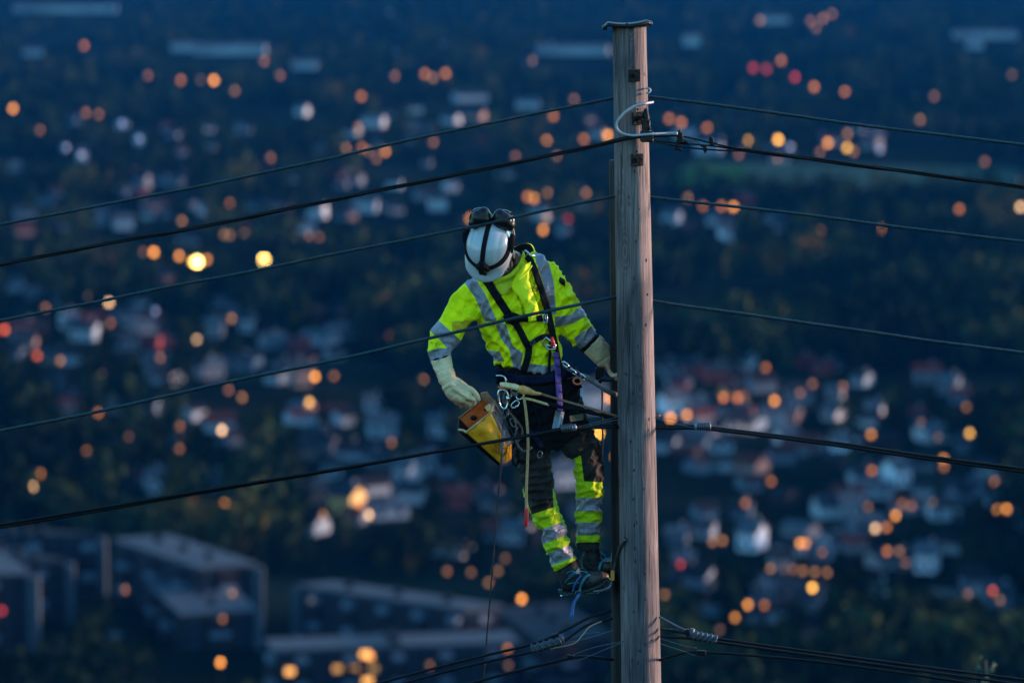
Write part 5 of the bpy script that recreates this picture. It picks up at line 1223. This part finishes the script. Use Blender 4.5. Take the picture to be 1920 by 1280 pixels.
# ---- houses (centre pixel, width, height, wall, [roof])
HOUSES = """228,232,24,18,w 260,261,25,20,w 152,290,20,24,w 123,277,16,14,g 135,225,30,16,b 183,257,20,16,b 25,313,25,18,b 310,240,20,16,b 325,250,30,16,b 340,285,25,15,b 455,242,30,16,b 566,207,28,18,w 600,275,24,16,b 395,275,20,14,n 265,340,30,30,g 260,360,25,14,r 300,335,30,16,b 355,380,36,22,w 382,394,22,18,w 310,400,28,20,b 275,402,25,18,w 230,418,42,26,w 185,410,28,26,b 85,375,35,18,b 45,400,46,24,b 105,360,30,16,b 470,385,26,18,b 590,395,46,30,w 572,424,36,24,w
25,535,36,24,w 104,563,26,26,w 60,550,40,22,b 128,600,22,32,W 158,622,55,32,w 45,612,36,18,g 250,600,48,18,w 215,590,24,20,g 285,642,30,26,r 325,637,36,24,r 235,640,50,34,b 100,672,48,18,n 395,615,46,34,g 465,605,26,34,w 438,590,22,18,g 510,640,56,26,b 600,635,70,24,w 560,645,36,20,r 300,690,60,36,g 390,692,56,36,g 560,702,40,46,n 590,590,22,22,r 565,770,34,22,n 310,520,36,22,n 350,450,50,16,g 450,680,56,28,b 530,690,40,28,b 155,745,18,20,b 125,752,16,22,b 640,622,60,26,b
155,882,34,28,g 290,903,44,42,W 245,900,24,24,b 400,905,46,34,b 515,940,20,46,g 223,962,18,18,b 620,880,40,34,w 590,925,30,38,n 650,938,64,52,y 668,976,46,14,b
715,800,60,40,w 762,885,46,46,w 800,868,36,40,w 720,960,90,26,w 970,1000,60,38,w 855,935,50,38,r 905,925,42,28,r 592,822,54,34,b 700,757,38,24,w 645,835,28,18,b 822,800,44,38,W 1052,892,66,44,w 1108,745,60,52,w 702,862,38,26,g
880,182,70,18,w 845,224,38,16,w 892,217,46,18,n 990,195,46,18,w 700,228,46,20,w 775,237,32,16,n 820,378,36,32,w 845,348,30,20,w 950,325,38,18,g 685,385,48,26,w 655,402,28,20,n 1010,400,46,26,w 1055,428,28,26,w 800,305,18,14,g 730,215,22,14,b 640,345,24,14,b
1285,247,46,24,w 1330,272,56,34,w 1480,278,22,24,g 1260,408,38,26,w 1350,412,48,22,w 1395,372,40,22,r 1362,437,28,28,W
1252,690,56,24,w 1300,690,44,28,r 1345,700,54,32,r 1402,684,34,30,W 1272,718,36,28,r 1262,757,56,38,W 1312,762,46,28,w 1375,742,48,40,a 1392,775,48,26,r 1400,798,80,22,w 1510,678,38,26,r 1545,690,24,22,r 1562,684,30,18,w 1618,715,38,16,w 1622,786,56,20,r 1642,768,18,22,w 1480,780,54,20,n 1475,818,34,34,w 1565,775,24,24,w 1578,838,24,46,W 1740,702,52,32,b 1782,722,46,34,b 1805,742,42,26,b 1720,782,46,28,b 1750,814,70,30,w 1812,832,38,34,b 1302,822,56,34,w 1352,836,46,22,w
1682,888,38,48,W 1618,888,56,26,w 1640,925,80,18,w 1592,952,22,42,w 1625,984,64,28,b 1772,956,62,38,w 1412,1008,46,52,W 1322,997,46,22,w 1272,1012,38,18,b 1572,1022,64,22,w 1542,1040,38,28,b 1742,1048,46,52,W 1688,1052,54,28,b 1452,1100,54,24,g 1430,1118,38,20,w 1405,907,46,24,b 1392,958,28,28,b 1856,936,18,24,w 1910,982,38,18,b 1880,1118,54,36,b 1648,1117,34,20,w 1542,1152,38,28,b 1246,1098,34,22,b 1282,1058,38,24,n"""
WALLC2 = {'y': (.70, .42, .12), 'a': (.55, .20, .06)}  # warm lamplight on two house fronts, put into their wall colour
M_wall['y'] = mat('yellow_lamplight_wall', WALLC2['y'], .8, 0, .12, .6, .2, 4); M_wall['a'] = mat('orange_lamplight_wall', WALLC2['a'], .8, 0, .12, .6, .2, 4)
LOOK = {'W': 'bright white house', 'w': 'off-white house', 'g': 'grey house', 'b': 'dull blue-grey house', 'r': 'red house', 'n': 'brownish house', 'y': 'house with painted yellow lamplight', 'a': 'orange lit house'}
hitems = []
def gable(root, c, w, d, h, rot, wall, roof, rh, detail):
    ca, sa = math.cos(rot), math.sin(rot)
    def T(x, y, z): return (c.x + x * ca - y * sa, c.y + x * sa + y * ca, c.z + z)
    mb = MB()
    v = [T(x, y, z) for x, y, z in ((-w, -d, -3), (w, -d, -3), (w, d, -3), (-w, d, -3), (-w, -d, h), (w, -d, h), (w, d, h), (-w, d, h), (-w, 0, h + rh), (w, 0, h + rh))]
    mb.add(v, [(0, 1, 5, 4), (1, 2, 6, 9, 5), (2, 3, 7, 6), (3, 0, 4, 8, 7), (3, 2, 1, 0)])
    mb.build('wall', wall, root, False)
    mb = MB(); o = .6; t = .25; sl = rh / d
    for s in (-1, 1):
        a = [(-w - o, s * (d + o), h - o * sl), (w + o, s * (d + o), h - o * sl), (w + o, 0, h + rh), (-w - o, 0, h + rh)]
        lo = [T(x, y, z + .05) for x, y, z in a]; up = [T(x, y, z + .05 + t) for x, y, z in a]
        mb.add(lo + up, [(0, 1, 2, 3), (7, 6, 5, 4), (0, 4, 5, 1), (1, 5, 6, 2), (2, 6, 7, 3), (3, 7, 4, 0)])
    r_ = mb.build('roof', roof, root, False)
    if detail:
        mb = MB(); q = T(w * .4, d * .3, h + rh); mb.box(q, (.4, .4, .9), rot); mb.build('chimney', M_wall['g'], r_, False)
        nw = max(2, int(w / 2.2))
        for i in range(nw):
            x = -w + (i + .5) * 2 * w / nw
            for fl in range(max(1, int(h / 2.8))):
                mb = MB(); mb.box(T(x, -d - .02, 1.6 + fl * 2.8), (.55, .06, .7), rot)
                mb.build('window', M_glass, root, False)
for tok in HOUSES.split():
    x, y, wpx, hpx, k = tok.split(','); x, y, wpx, hpx = int(x), int(y), int(wpx), int(hpx)
    g = ground_hit(x, y + hpx * .5); D = (g - Vector((0, 0, CAMZ))).length; mpp = D / FPX
    w = wpx * mpp * .5; H_ = hpx * mpp; rot = rnd.uniform(-.5, .5)
    d = min(max(w * .8, 3.5), 7); w = max(w * .95 - d * abs(math.sin(rot)) * .5, 2.2)
    rf = rnd.choice(['dark', 'grey', 'pale', 'red', 'grey', 'pale'])
    if k in 'Ww': rf = rnd.choice(['pale', 'grey', 'pale'])
    if k == 'r': rf = rnd.choice(['red', 'grey'])
    root = empty('house', (g.x, g.y + d, g.z), None, 'house', 'houses across the valley')
    big = H_ > 9
    gable(root, Vector((g.x, g.y + d, g.z)), w, d, max(2.4, H_ * .68), rot, M_wall[k], M_roof[rf], max(1.0, H_ * .32), y > 560)
    hitems.append((root, x, y, LOOK[k])); CLEAR.append((x - wpx * .62, x + wpx * .62, y - hpx * .65, y + hpx * .6, g.y + d * 2, x))
name_all(hitems)
# smaller, duller houses filling the clusters
rh_ = random.Random(21)
for (x0, x1, y0, y1, n) in ((20, 640, 560, 850, 34), (560, 1120, 740, 1040, 26), (1230, 1680, 670, 880, 26), (1560, 1910, 840, 1120, 20), (1250, 1560, 930, 1180, 14), (20, 640, 200, 440, 22), (640, 1130, 180, 440, 20), (1240, 1700, 230, 300, 10), (700, 1120, 20, 120, 5), (1240, 1640, 380, 450, 6)):
    for _ in range(n):
        x, y = rh_.uniform(x0, x1), rh_.uniform(y0, y1); sc_ = .45 + (y / 1280) * .9; wpx = rh_.uniform(26, 54) * sc_; hpx = wpx * rh_.uniform(.45, .7)
        k = rh_.choice('wgbbggnwwbdd')
        g = ground_hit(x, y + hpx * .5)
        mpp = (g - Vector((0, 0, CAMZ))).length / FPX; w = wpx * mpp * .5; d = min(max(w * .8, 3.0), 6)
        root = empty('house', (g.x, g.y + d, g.z), None, 'house', 'houses across the valley')
        gable(root, Vector((g.x, g.y + d, g.z)), max(2.2, w), d, max(2.4, hpx * mpp * .62), rh_.uniform(-.7, .7), M_wall[k], M_roof[rh_.choice(['dark', 'grey', 'pale', 'red', 'dark'])], max(1.0, hpx * mpp * .38), False)
        hitems.append((root, x, y, {'d': 'small dark house', 'w': 'small off-white house', 'g': 'small grey house', 'b': 'small blue-grey house', 'n': 'small brown house', 'r': 'small red house'}[k])); CLEAR.append((x - wpx * .5, x + wpx * .5, y - hpx * .5, y + hpx * .4, g.y + d, x))
name_all(hitems)
# bare point lights added for lamp glow on house fronts
def added_glow_light(x, y, e, col=(1.0, .55, .22)):
    p = ground_hit(x, y, 6.0); l = bpy.data.lights.new('lamp_glow', 'POINT'); l.energy = e * .35; l.color = col; l.shadow_soft_size = .6
    o = bpy.data.objects.new('added_glow_light', l); link(o); o.location = (p.x, p.y - 9, p.z); return o
for (x, y, e) in ((655, 955, 150), (1372, 762, 500), (1262, 775, 300), (1335, 705, 250), (1500, 1025, 300), (320, 500, 350), (1085, 770, 250)): added_glow_light(x, y, e)

# long pale halls far off
halls = [(120, 17, 200, 12, 'w', 'long pale hall at the top left corner'), (430, 94, 140, 18, 'W', 'bright long hall below the hills, upper left'), (345, 90, 50, 14, 'b', 'dull hall touching the bright long hall, upper left'), (570, 123, 50, 14, 'b', 'small pale hall above the top teal cable'),
         (1075, 95, 140, 16, 'W', 'bright long hall just left of the pole top'), (1297, 77, 28, 18, 'W', 'small bright hall right of the pole top'), (1452, 38, 56, 12, 'g', 'pinkish grey hall at the top, right of the pole'), (1850, 66, 120, 12, 'n', 'long brownish hall at the top right corner'),
         (1830, 85, 30, 14, 'b', 'small blue-grey hall under the brownish hall, top right'), (60, 100, 40, 12, 'b', 'small blue-grey hall at upper far left')]
M_hall = mat('hall_cladding', (.24, .27, .29), .8, 0, .6, .02, spec=.1)
for x, y, wpx, hpx, k, lab in halls:
    g = ground_hit(x, y + hpx * .5); D = (g - Vector((0, 0, CAMZ))).length; mpp = D / FPX
    root = empty('hall', (g.x, g.y + 12, g.z), lab, 'building', 'long halls far off')
    gable(root, Vector((g.x, g.y + 12, g.z)), wpx * mpp * .48, 12, hpx * mpp * .8, rnd.uniform(-.12, .12), M_hall, M_roof['pale'], hpx * mpp * .25, False)
    CLEAR.append((x - wpx * .6, x + wpx * .6, y - hpx, y + hpx, g.y + 30, x))

# ---- apartment blocks in the lower left
def block(A, B, C, zr, storeys, lab, nwin=(9, 3), roofm='pale', wallk='d', frame=None, balc=()):
    def onz(px, z):
        d = ray(*px); t = (z - CAMZ) / d.z; return Vector((d.x * t, d.y * t, z))
    a, b_, c = onz(A, zr), onz(B, zr), onz(C, zr); d = a + c - b_
    g = min(ground(p.x, p.y) for p in (a, b_, c, d)); cen = (a + c) / 2
    root = empty('apartment_block', (cen.x, cen.y, g), lab, 'building', 'flat roofed apartment blocks at lower left')
    mb = MB(); cor = [a, b_, c, d]
    mb.add([Vector((p.x, p.y, g - 2)) for p in cor] + [Vector((p.x, p.y, zr - .35)) for p in cor], [(0, 1, 5, 4), (1, 2, 6, 5), (2, 3, 7, 6), (3, 0, 4, 7), (3, 2, 1, 0), (4, 5, 6, 7)])
    mb.build('wall', M_wall[wallk], root, False)
    mb = MB(); big = [cen + (p - cen) * (1 + .9 / (p - cen).length) for p in cor]
    mb.add([Vector((p.x, p.y, zr - .35)) for p in big] + [Vector((p.x, p.y, zr + .15)) for p in big], [(0, 1, 5, 4), (1, 2, 6, 5), (2, 3, 7, 6), (3, 0, 4, 7), (3, 2, 1, 0), (4, 5, 6, 7)])
    rf = mb.build('roof', M_roof[roofm], root, False)
    for k in range(3):
        u = .2 + .3 * k; q = a.lerp(b_, u).lerp(d.lerp(c, u), .5); mb = MB(); mb.box(Vector((q.x, q.y, zr + .8)), (.8, .8, .65)); mb.build('roof_vent', M_roof['grey'], rf, False)
    hst = (zr - .35 - g) / storeys
    for fi, (p, q) in enumerate(((a, b_), (b_, c))):
        e = q - p; ln = e.length; e = e / ln; nrm = Vector((e.y, -e.x, 0)); n = nwin[fi]
        ang = math.atan2(e.y, e.x)
        for s in range(storeys):
            for i in range(n):
                cc = p + e * (ln * (i + .5) / n) + nrm * .05; z = g + hst * (s + .55)
                isb = (i % 3 == 1)
                mb = MB(); mb.box(Vector((cc.x, cc.y, z)), (ln / n * .28, .08, hst * .28), ang)
                wo = mb.build('window', M_glass, root, False)
                if isb:
                    c2 = cc + nrm * .8; mb = MB(); mb.box(Vector((c2.x, c2.y, z - hst * .22)), (ln / n * .42, .9, hst * .20), ang); mb.build('balcony', M_wall['b' if s % 2 else 'd'], root, False)
    if frame is not None:
        for (pt, wd) in frame:
            p = {'A': a, 'B': b_, 'C': c, 'D': d}[pt]; o_ = (p - cen).normalized() * .8
            mb = MB(); mb.box(Vector((p.x + o_.x, p.y + o_.y, (zr + g) / 2 - .4)), (wd * .75, 1.2, (zr - g) / 2 - .3)); mb.build('stair_tower', M_roof['pale'], root, False)
    xs_ = [q[0] for q in (A, B, C)]; ys_ = [q[1] for q in (A, B, C)]
    CLEAR.append((min(xs_) - 15, max(xs_) + 20, min(ys_) - 20, max(ys_) + 130, cen.y + 25, cen.x))
    return root, a, b_, c, g
block((214, 1011), (370, 1063), (478, 1055), 15, 5, 'large apartment block with a long pale flat roof and red-brown end wall, lower left', (9, 3), 'pale', 'd', [('C', 1.4)])
block((278, 1092), (340, 1150), (480, 1141), 10, 3, 'lower block with a broad pale roof standing in front of the large block', (7, 3), 'pale', 'd', [('C', 1.1)])
block((-90, 995), (10, 1003), (184, 1002), 15, 4, 'farthest block with a thin strip of roof at the left edge', (5, 5), 'grey', 'd', [('C', 1.2)])
block((-60, 1030), (50, 1053), (124, 1050), 15, 4, 'block with a narrow roof half hidden behind the nearest left block', (5, 4), 'grey', 'd', [('C', 1.2)])
block((-160, 1010), (-60, 1078), (58, 1072), 18, 6, 'nearest tall block with a white corner tower at the left edge', (8, 4), 'pale', 'd', [('C', 1.5)])
block((562, 1098), (868, 1142), (936, 1134), 13, 4, 'long block with a thin pale roof edge behind the bottom middle block', (14, 3), 'pale', 'd', [('A', 1.3)])
r6, a6, b6, c6, g6 = block((505, 1198), (520, 1218), (968, 1203), 12, 4, 'bottom middle block with lit amber windows under its long roof', (2, 15), 'pale', 'd', None)
block((930, 1142), (1014, 1204), (1146, 1190), 10, 3, 'block with a broad grey roof just below the worker\'s boots', (5, 4), 'grey', 'd', None)
# its lit windows
e = (c6 - b6); ln = e.length; e = e / ln; nrm = Vector((e.y, -e.x, 0))
for (x, y, w_, h_, s_) in ((543, 1257, 8, 5, 1.6), (685, 1225, 10, 5, 1.6), (693, 1230, 7, 4, 1.2), (689, 1275, 9, 5, 1.5), (664, 1253, 8, 5, .5), (632, 1252, 8, 5, .6), (700, 1252, 8, 5, .3)):
    d = ray(x, y); t = ((b6 - Vector((0, 0, CAMZ))).dot(nrm)) / d.dot(nrm); q = Vector((0, 0, CAMZ)) + d * t + nrm * .35; sc = t * d.length / FPX
    mb = MB(); mb.box(q, (w_ * sc, .1, h_ * sc), math.atan2(e.y, e.x)); mb.build('lit_window', emis('lit_window_glow', (1.0, .42, .10), s_ * 1.5 / 2 ** SC.view_settings.exposure), r6, False)

# ---- woods: thousands of trees that read as one mass
def clear_at(px, py, y, tall):
    for x0, x1, y0, y1, Y, cx in CLEAR:
        if x0 < px < x1 and y0 < py - 0 and py - tall < y1 and y < Y: return False
    return True
r2 = np.random.RandomState(5)
TV = []; TF = []; TC = []
def tree_template(kind, rs, n):
    """leaf clumps spread through a crown volume, uneven outline"""
    V = []; F = []
    for i in range(n):
        if kind == 0:
            h = rs.uniform(.12, 1.0); R = (1 - h) * .22 + .02; a = rs.uniform(0, 6.283); rr = R * rs.uniform(.5, 1.1); s = .07 + .05 * (1 - h)
        else:
            h = rs.uniform(.25, 1.0); R = math.sqrt(max(0.02, 1 - ((h - .62) / .40) ** 2)) * .34; a = rs.uniform(0, 6.283); rr = R * math.sqrt(rs.uniform(.15, 1.15)); s = .10
        c = np.array([math.cos(a) * rr, math.sin(a) * rr, h])
        t1 = rs.normal(size=3); t1 /= np.linalg.norm(t1); t2 = np.cross(t1, rs.normal(size=3)); t2 /= np.linalg.norm(t2)
        b0 = len(V)
        V += [c - t1 * s, c + t2 * s * .8, c + t1 * s, c - t2 * s * .9]; F.append((b0, b0 + 1, b0 + 2, b0 + 3))
    b0 = len(V)
    for z in (0, .6):
        for k in range(4): V.append(np.array([math.cos(k * 1.571) * .022 * (1 - z * .6), math.sin(k * 1.571) * .022 * (1 - z * .6), z]))
    for k in range(4): F.append((b0 + k, b0 + (k + 1) % 4, b0 + 4 + (k + 1) % 4, b0 + 4 + k))
    return np.array(V), np.array(F)
templates = [tree_template(k % 2, r2, 42) for k in range(8)]
nb = 0; count = 0
for i in range(40000):
    yy = 480 * (4600 / 480) ** r2.uniform(); hw = yy * .155 + 30; xx = r2.uniform(-hw, hw) * (1 if r2.uniform() < .66 else 1.9)
    dens = mnoise.noise(Vector((xx / 90, yy / 140, 4.0)))
    if dens < -.12 and yy > 700: continue
    z = ground(xx, yy); h = r2.uniform(6, 14) * (1 + .25 * dens)
    px, py = project((xx, yy, z)); tall = h / yy * FPX
    if py - tall > 1330 or not clear_at(px, py, yy, tall): continue
    if 1225 < px < 1950 and 300 < py < 372: continue
    t = templates[r2.randint(8)]; a = r2.uniform(0, 6.283); ca, sa = math.cos(a), math.sin(a); wd = h * r2.uniform(.8, 1.25)
    v = t[0].copy(); x0 = v[:, 0] * ca - v[:, 1] * sa; y0 = v[:, 0] * sa + v[:, 1] * ca
    TV.append(np.stack([xx + x0 * wd, yy + y0 * wd, z + v[:, 2] * h], 1)); TF.append(t[1] + nb); nb += len(v)
    hue = .42 * r2.uniform() + .55 * (mnoise.noise(Vector((xx / 45, yy / 80, 9.0))) + .5); TC.append(np.full(len(v), min(1, max(0, hue)))); count += 1
TV = np.concatenate(TV); TF = np.concatenate(TF); TC = np.concatenate(TC)
me = bpy.data.meshes.new('woods'); me.vertices.add(len(TV)); me.vertices.foreach_set('co', TV.ravel())
me.loops.add(TF.size); me.loops.foreach_set('vertex_index', TF.ravel()); me.polygons.add(len(TF)); me.polygons.foreach_set('loop_start', np.arange(0, TF.size, 4)); me.update()
at_ = me.attributes.new('hue', 'FLOAT', 'POINT'); at_.data.foreach_set('value', TC.astype(np.float32))
M_leaf = bpy.data.materials.new('mixed_foliage'); M_leaf.use_nodes = True; nt = M_leaf.node_tree; b = nt.nodes['Principled BSDF']; b.inputs['Roughness'].default_value = .9; b.inputs['Specular IOR Level'].default_value = 0.0
a = nt.nodes.new('ShaderNodeAttribute'); a.attribute_name = 'hue'; r = nt.nodes.new('ShaderNodeValToRGB'); cr = r.color_ramp
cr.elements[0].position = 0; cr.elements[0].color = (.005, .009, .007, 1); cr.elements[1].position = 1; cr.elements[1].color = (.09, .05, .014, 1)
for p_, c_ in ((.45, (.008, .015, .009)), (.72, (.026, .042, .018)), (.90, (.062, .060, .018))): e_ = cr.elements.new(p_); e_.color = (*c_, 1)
nt.links.new(a.outputs['Fac'], r.inputs[0]); nt.links.new(r.outputs[0], b.inputs['Base Color'])
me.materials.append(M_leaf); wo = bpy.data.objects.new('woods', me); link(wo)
tag(wo, 'dark mixed woods and garden trees filling the valley between the houses', 'woods', kind='stuff')

# ---- single trees one can tell apart
M_bark = mat('bark', (.07, .055, .045), .9, 0, .3, 4)
def single_tree(px, py, hpx, col, lab, wide=.36, cat='tree', Y=None):
    g = ground_hit(px, py) if Y is None else Vector((P(px, py, Y).x, Y, ground(P(px, py, Y).x, Y)))
    D = (g - Vector((0, 0, CAMZ))).length; h = hpx * D / FPX
    root = empty('tree', g, lab, cat, 'single trees in the lower valley'); rs = np.random.RandomState(int(px * 7 + py))
    mb = MB(); top = g + Vector((0, 0, h * .8)); mb.tube(catmull([g - Vector((0, 0, .5)), g + Vector((h * .02, 0, h * .35)), top], 6), [h * .03 * (1 - .07 * i) for i in range(13)][:13], 8)
    for k in range(7):
        a0 = k * 2.4; z = h * (.3 + .07 * k); s = g + Vector((0, 0, z)); e0 = s + Vector((math.cos(a0) * h * wide * .7, math.sin(a0) * h * wide * .7, h * .16)); mb.tube([s, (s + e0) / 2 + Vector((0, 0, h * .02)), e0], [h * .012, h * .008, h * .003], 6)
    mb.build('trunk', M_bark, root)
    V = []; F = []
    cl = [(rs.normal(size=3), rs.uniform(.4, 1)) for _ in range(26)]
    for d0, q in cl:
        d0 = d0 / np.linalg.norm(d0); cc = np.array([d0[0] * wide * q, d0[1] * wide * q, .62 + d0[2] * .36 * q]); rr = rs.uniform(.08, .16)
        for _ in range(34):
            o0 = rs.normal(size=3) * rr * .6; c = cc + o0; t1 = rs.normal(size=3); t1 /= np.linalg.norm(t1); t2 = np.cross(t1, rs.normal(size=3)); t2 /= np.linalg.norm(t2); s = .022
            b0 = len(V); V += [Vector(g) + Vector(tuple(w0 * h)) for w0 in (c - t1 * s, c + t2 * s * .7, c + t1 * s, c - t2 * s * .7)]; F.append((b0, b0 + 1, b0 + 2, b0 + 3))
    mesh_obj('crown', V, F, mat('foliage', tuple(c_ * .5 for c_ in col), .9, 0, .4, .8, spec=0.0), root)
for t in [(770, 1085, 44, (.20, .11, .03), 'orange autumn tree above the long block'), (716, 1070, 46, (.13, .12, .03), 'yellow-green autumn tree left of the orange one'), (648, 1020, 56, (.05, .09, .03), 'broad green tree under the yellow lamplit house'),
          (500, 1000, 60, (.04, .06, .025), 'dark green tree right of the large apartment block'), (560, 1010, 56, (.08, .09, .03), 'olive green tree between the large block and the long block'), (845, 1055, 50, (.07, .08, .03), 'olive tree left of the hand line'),
          (1318, 335, 46, (.05, .14, .05), 'lush green tree at the meadow edge right of the pole'), (1535, 655, 70, (.13, .12, .04), 'yellowish tree crown above the red houses on the right'), (1340, 640, 70, (.06, .09, .035), 'green tree above the red houses right of the pole'),
          (1270, 660, 60, (.12, .09, .05), 'brownish tree just right of the pole at chest height'), (1500, 1190, 70, (.04, .07, .03), 'dark green tree near the bottom right'), (1690, 1200, 70, (.06, .09, .03), 'lighter green tree, bottom right'),
          (1300, 1160, 60, (.05, .07, .03), 'dark tree between the pole and the lowest amber light'), (700, 590, 80, (.09, .08, .03), 'tall olive tree left of the worker\'s shoulder'), (620, 560, 80, (.05, .08, .035), 'tall green tree between two teal cables left of the worker'),
          (340, 760, 40, (.05, .12, .03), 'bright green bush below the grey houses on the left'), (1600, 800, 50, (.06, .09, .03), 'small olive tree among houses right of the pole'), (90, 1160, 60, (.04, .06, .03), 'dark tree between the blocks at the left edge'),
          (1180 - 330, 600, 70, (.06, .08, .03), 'green tree behind the worker\'s right arm'), (1760, 620, 90, (.03, .05, .025), 'dark conifer-like tree far right above the blue-grey houses')]:
    single_tree(*t)
# leafy sprig of a young tree on the hillside, lower right
M_sprig = mat('young_leaf', (.07, .12, .07), .7, 0, .3, 6)
Yp = 26.0; tip = P(1848, 1238, Yp); base = Vector((tip.x + .25, Yp + .1, ground(tip.x, Yp)))
root = empty('young_tree', base, 'slender young tree whose leafy tip shows at the bottom right corner', 'tree')
mb = MB(); mb.tube(catmull([base - Vector((0, 0, .3)), base.lerp(tip, .5) + Vector((.1, 0, 0)), tip], 10), [.035 * (1 - .045 * i) + .003 for i in range(21)], 8)
mb.build('trunk', M_bark, root); V = []; F = []; rs = np.random.RandomState(3)
for k in range(420):
    t = rs.uniform(.45, 1.0) ** .6; c = base.lerp(tip, t) + Vector((rs.normal() * .30 * (1.12 - t) + .03 * rs.normal(), rs.normal() * .3 * (1.12 - t), rs.normal() * .05 + .03)); t1 = Vector(rs.normal(size=3)).normalized(); t2 = t1.cross(Vector(rs.normal(size=3))).normalized(); s = rs.uniform(.014, .026)
    b0 = len(V); V += [c - t1 * s, c + t2 * s * .4, c + t1 * s, c - t2 * s * .4]; F.append((b0, b0 + 1, b0 + 2, b0 + 3))
mesh_obj('crown', V, F, M_sprig, root)

# ---- evening haze over the valley
mb = MB(); mb.box((0, 4150, 98.5), (5400, 4750, 101.5)); hz = mb.build('haze', [], None, False)
hm = bpy.data.materials.new('haze_air'); hm.use_nodes = True; nt = hm.node_tree; nt.nodes.clear(); out = nt.nodes.new('ShaderNodeOutputMaterial'); pv = nt.nodes.new('ShaderNodeVolumePrincipled')
pv.inputs['Color'].default_value = (.001,.25,.82, 1); pv.inputs['Density'].default_value = 0.00003; pv.inputs['Anisotropy'].default_value = 0.0
nt.links.new(pv.outputs[0], out.inputs['Volume']); hz.data.materials.clear(); hz.data.materials.append(hm)
tag(hz, 'thin blue evening haze filling the valley', 'haze', kind='stuff')
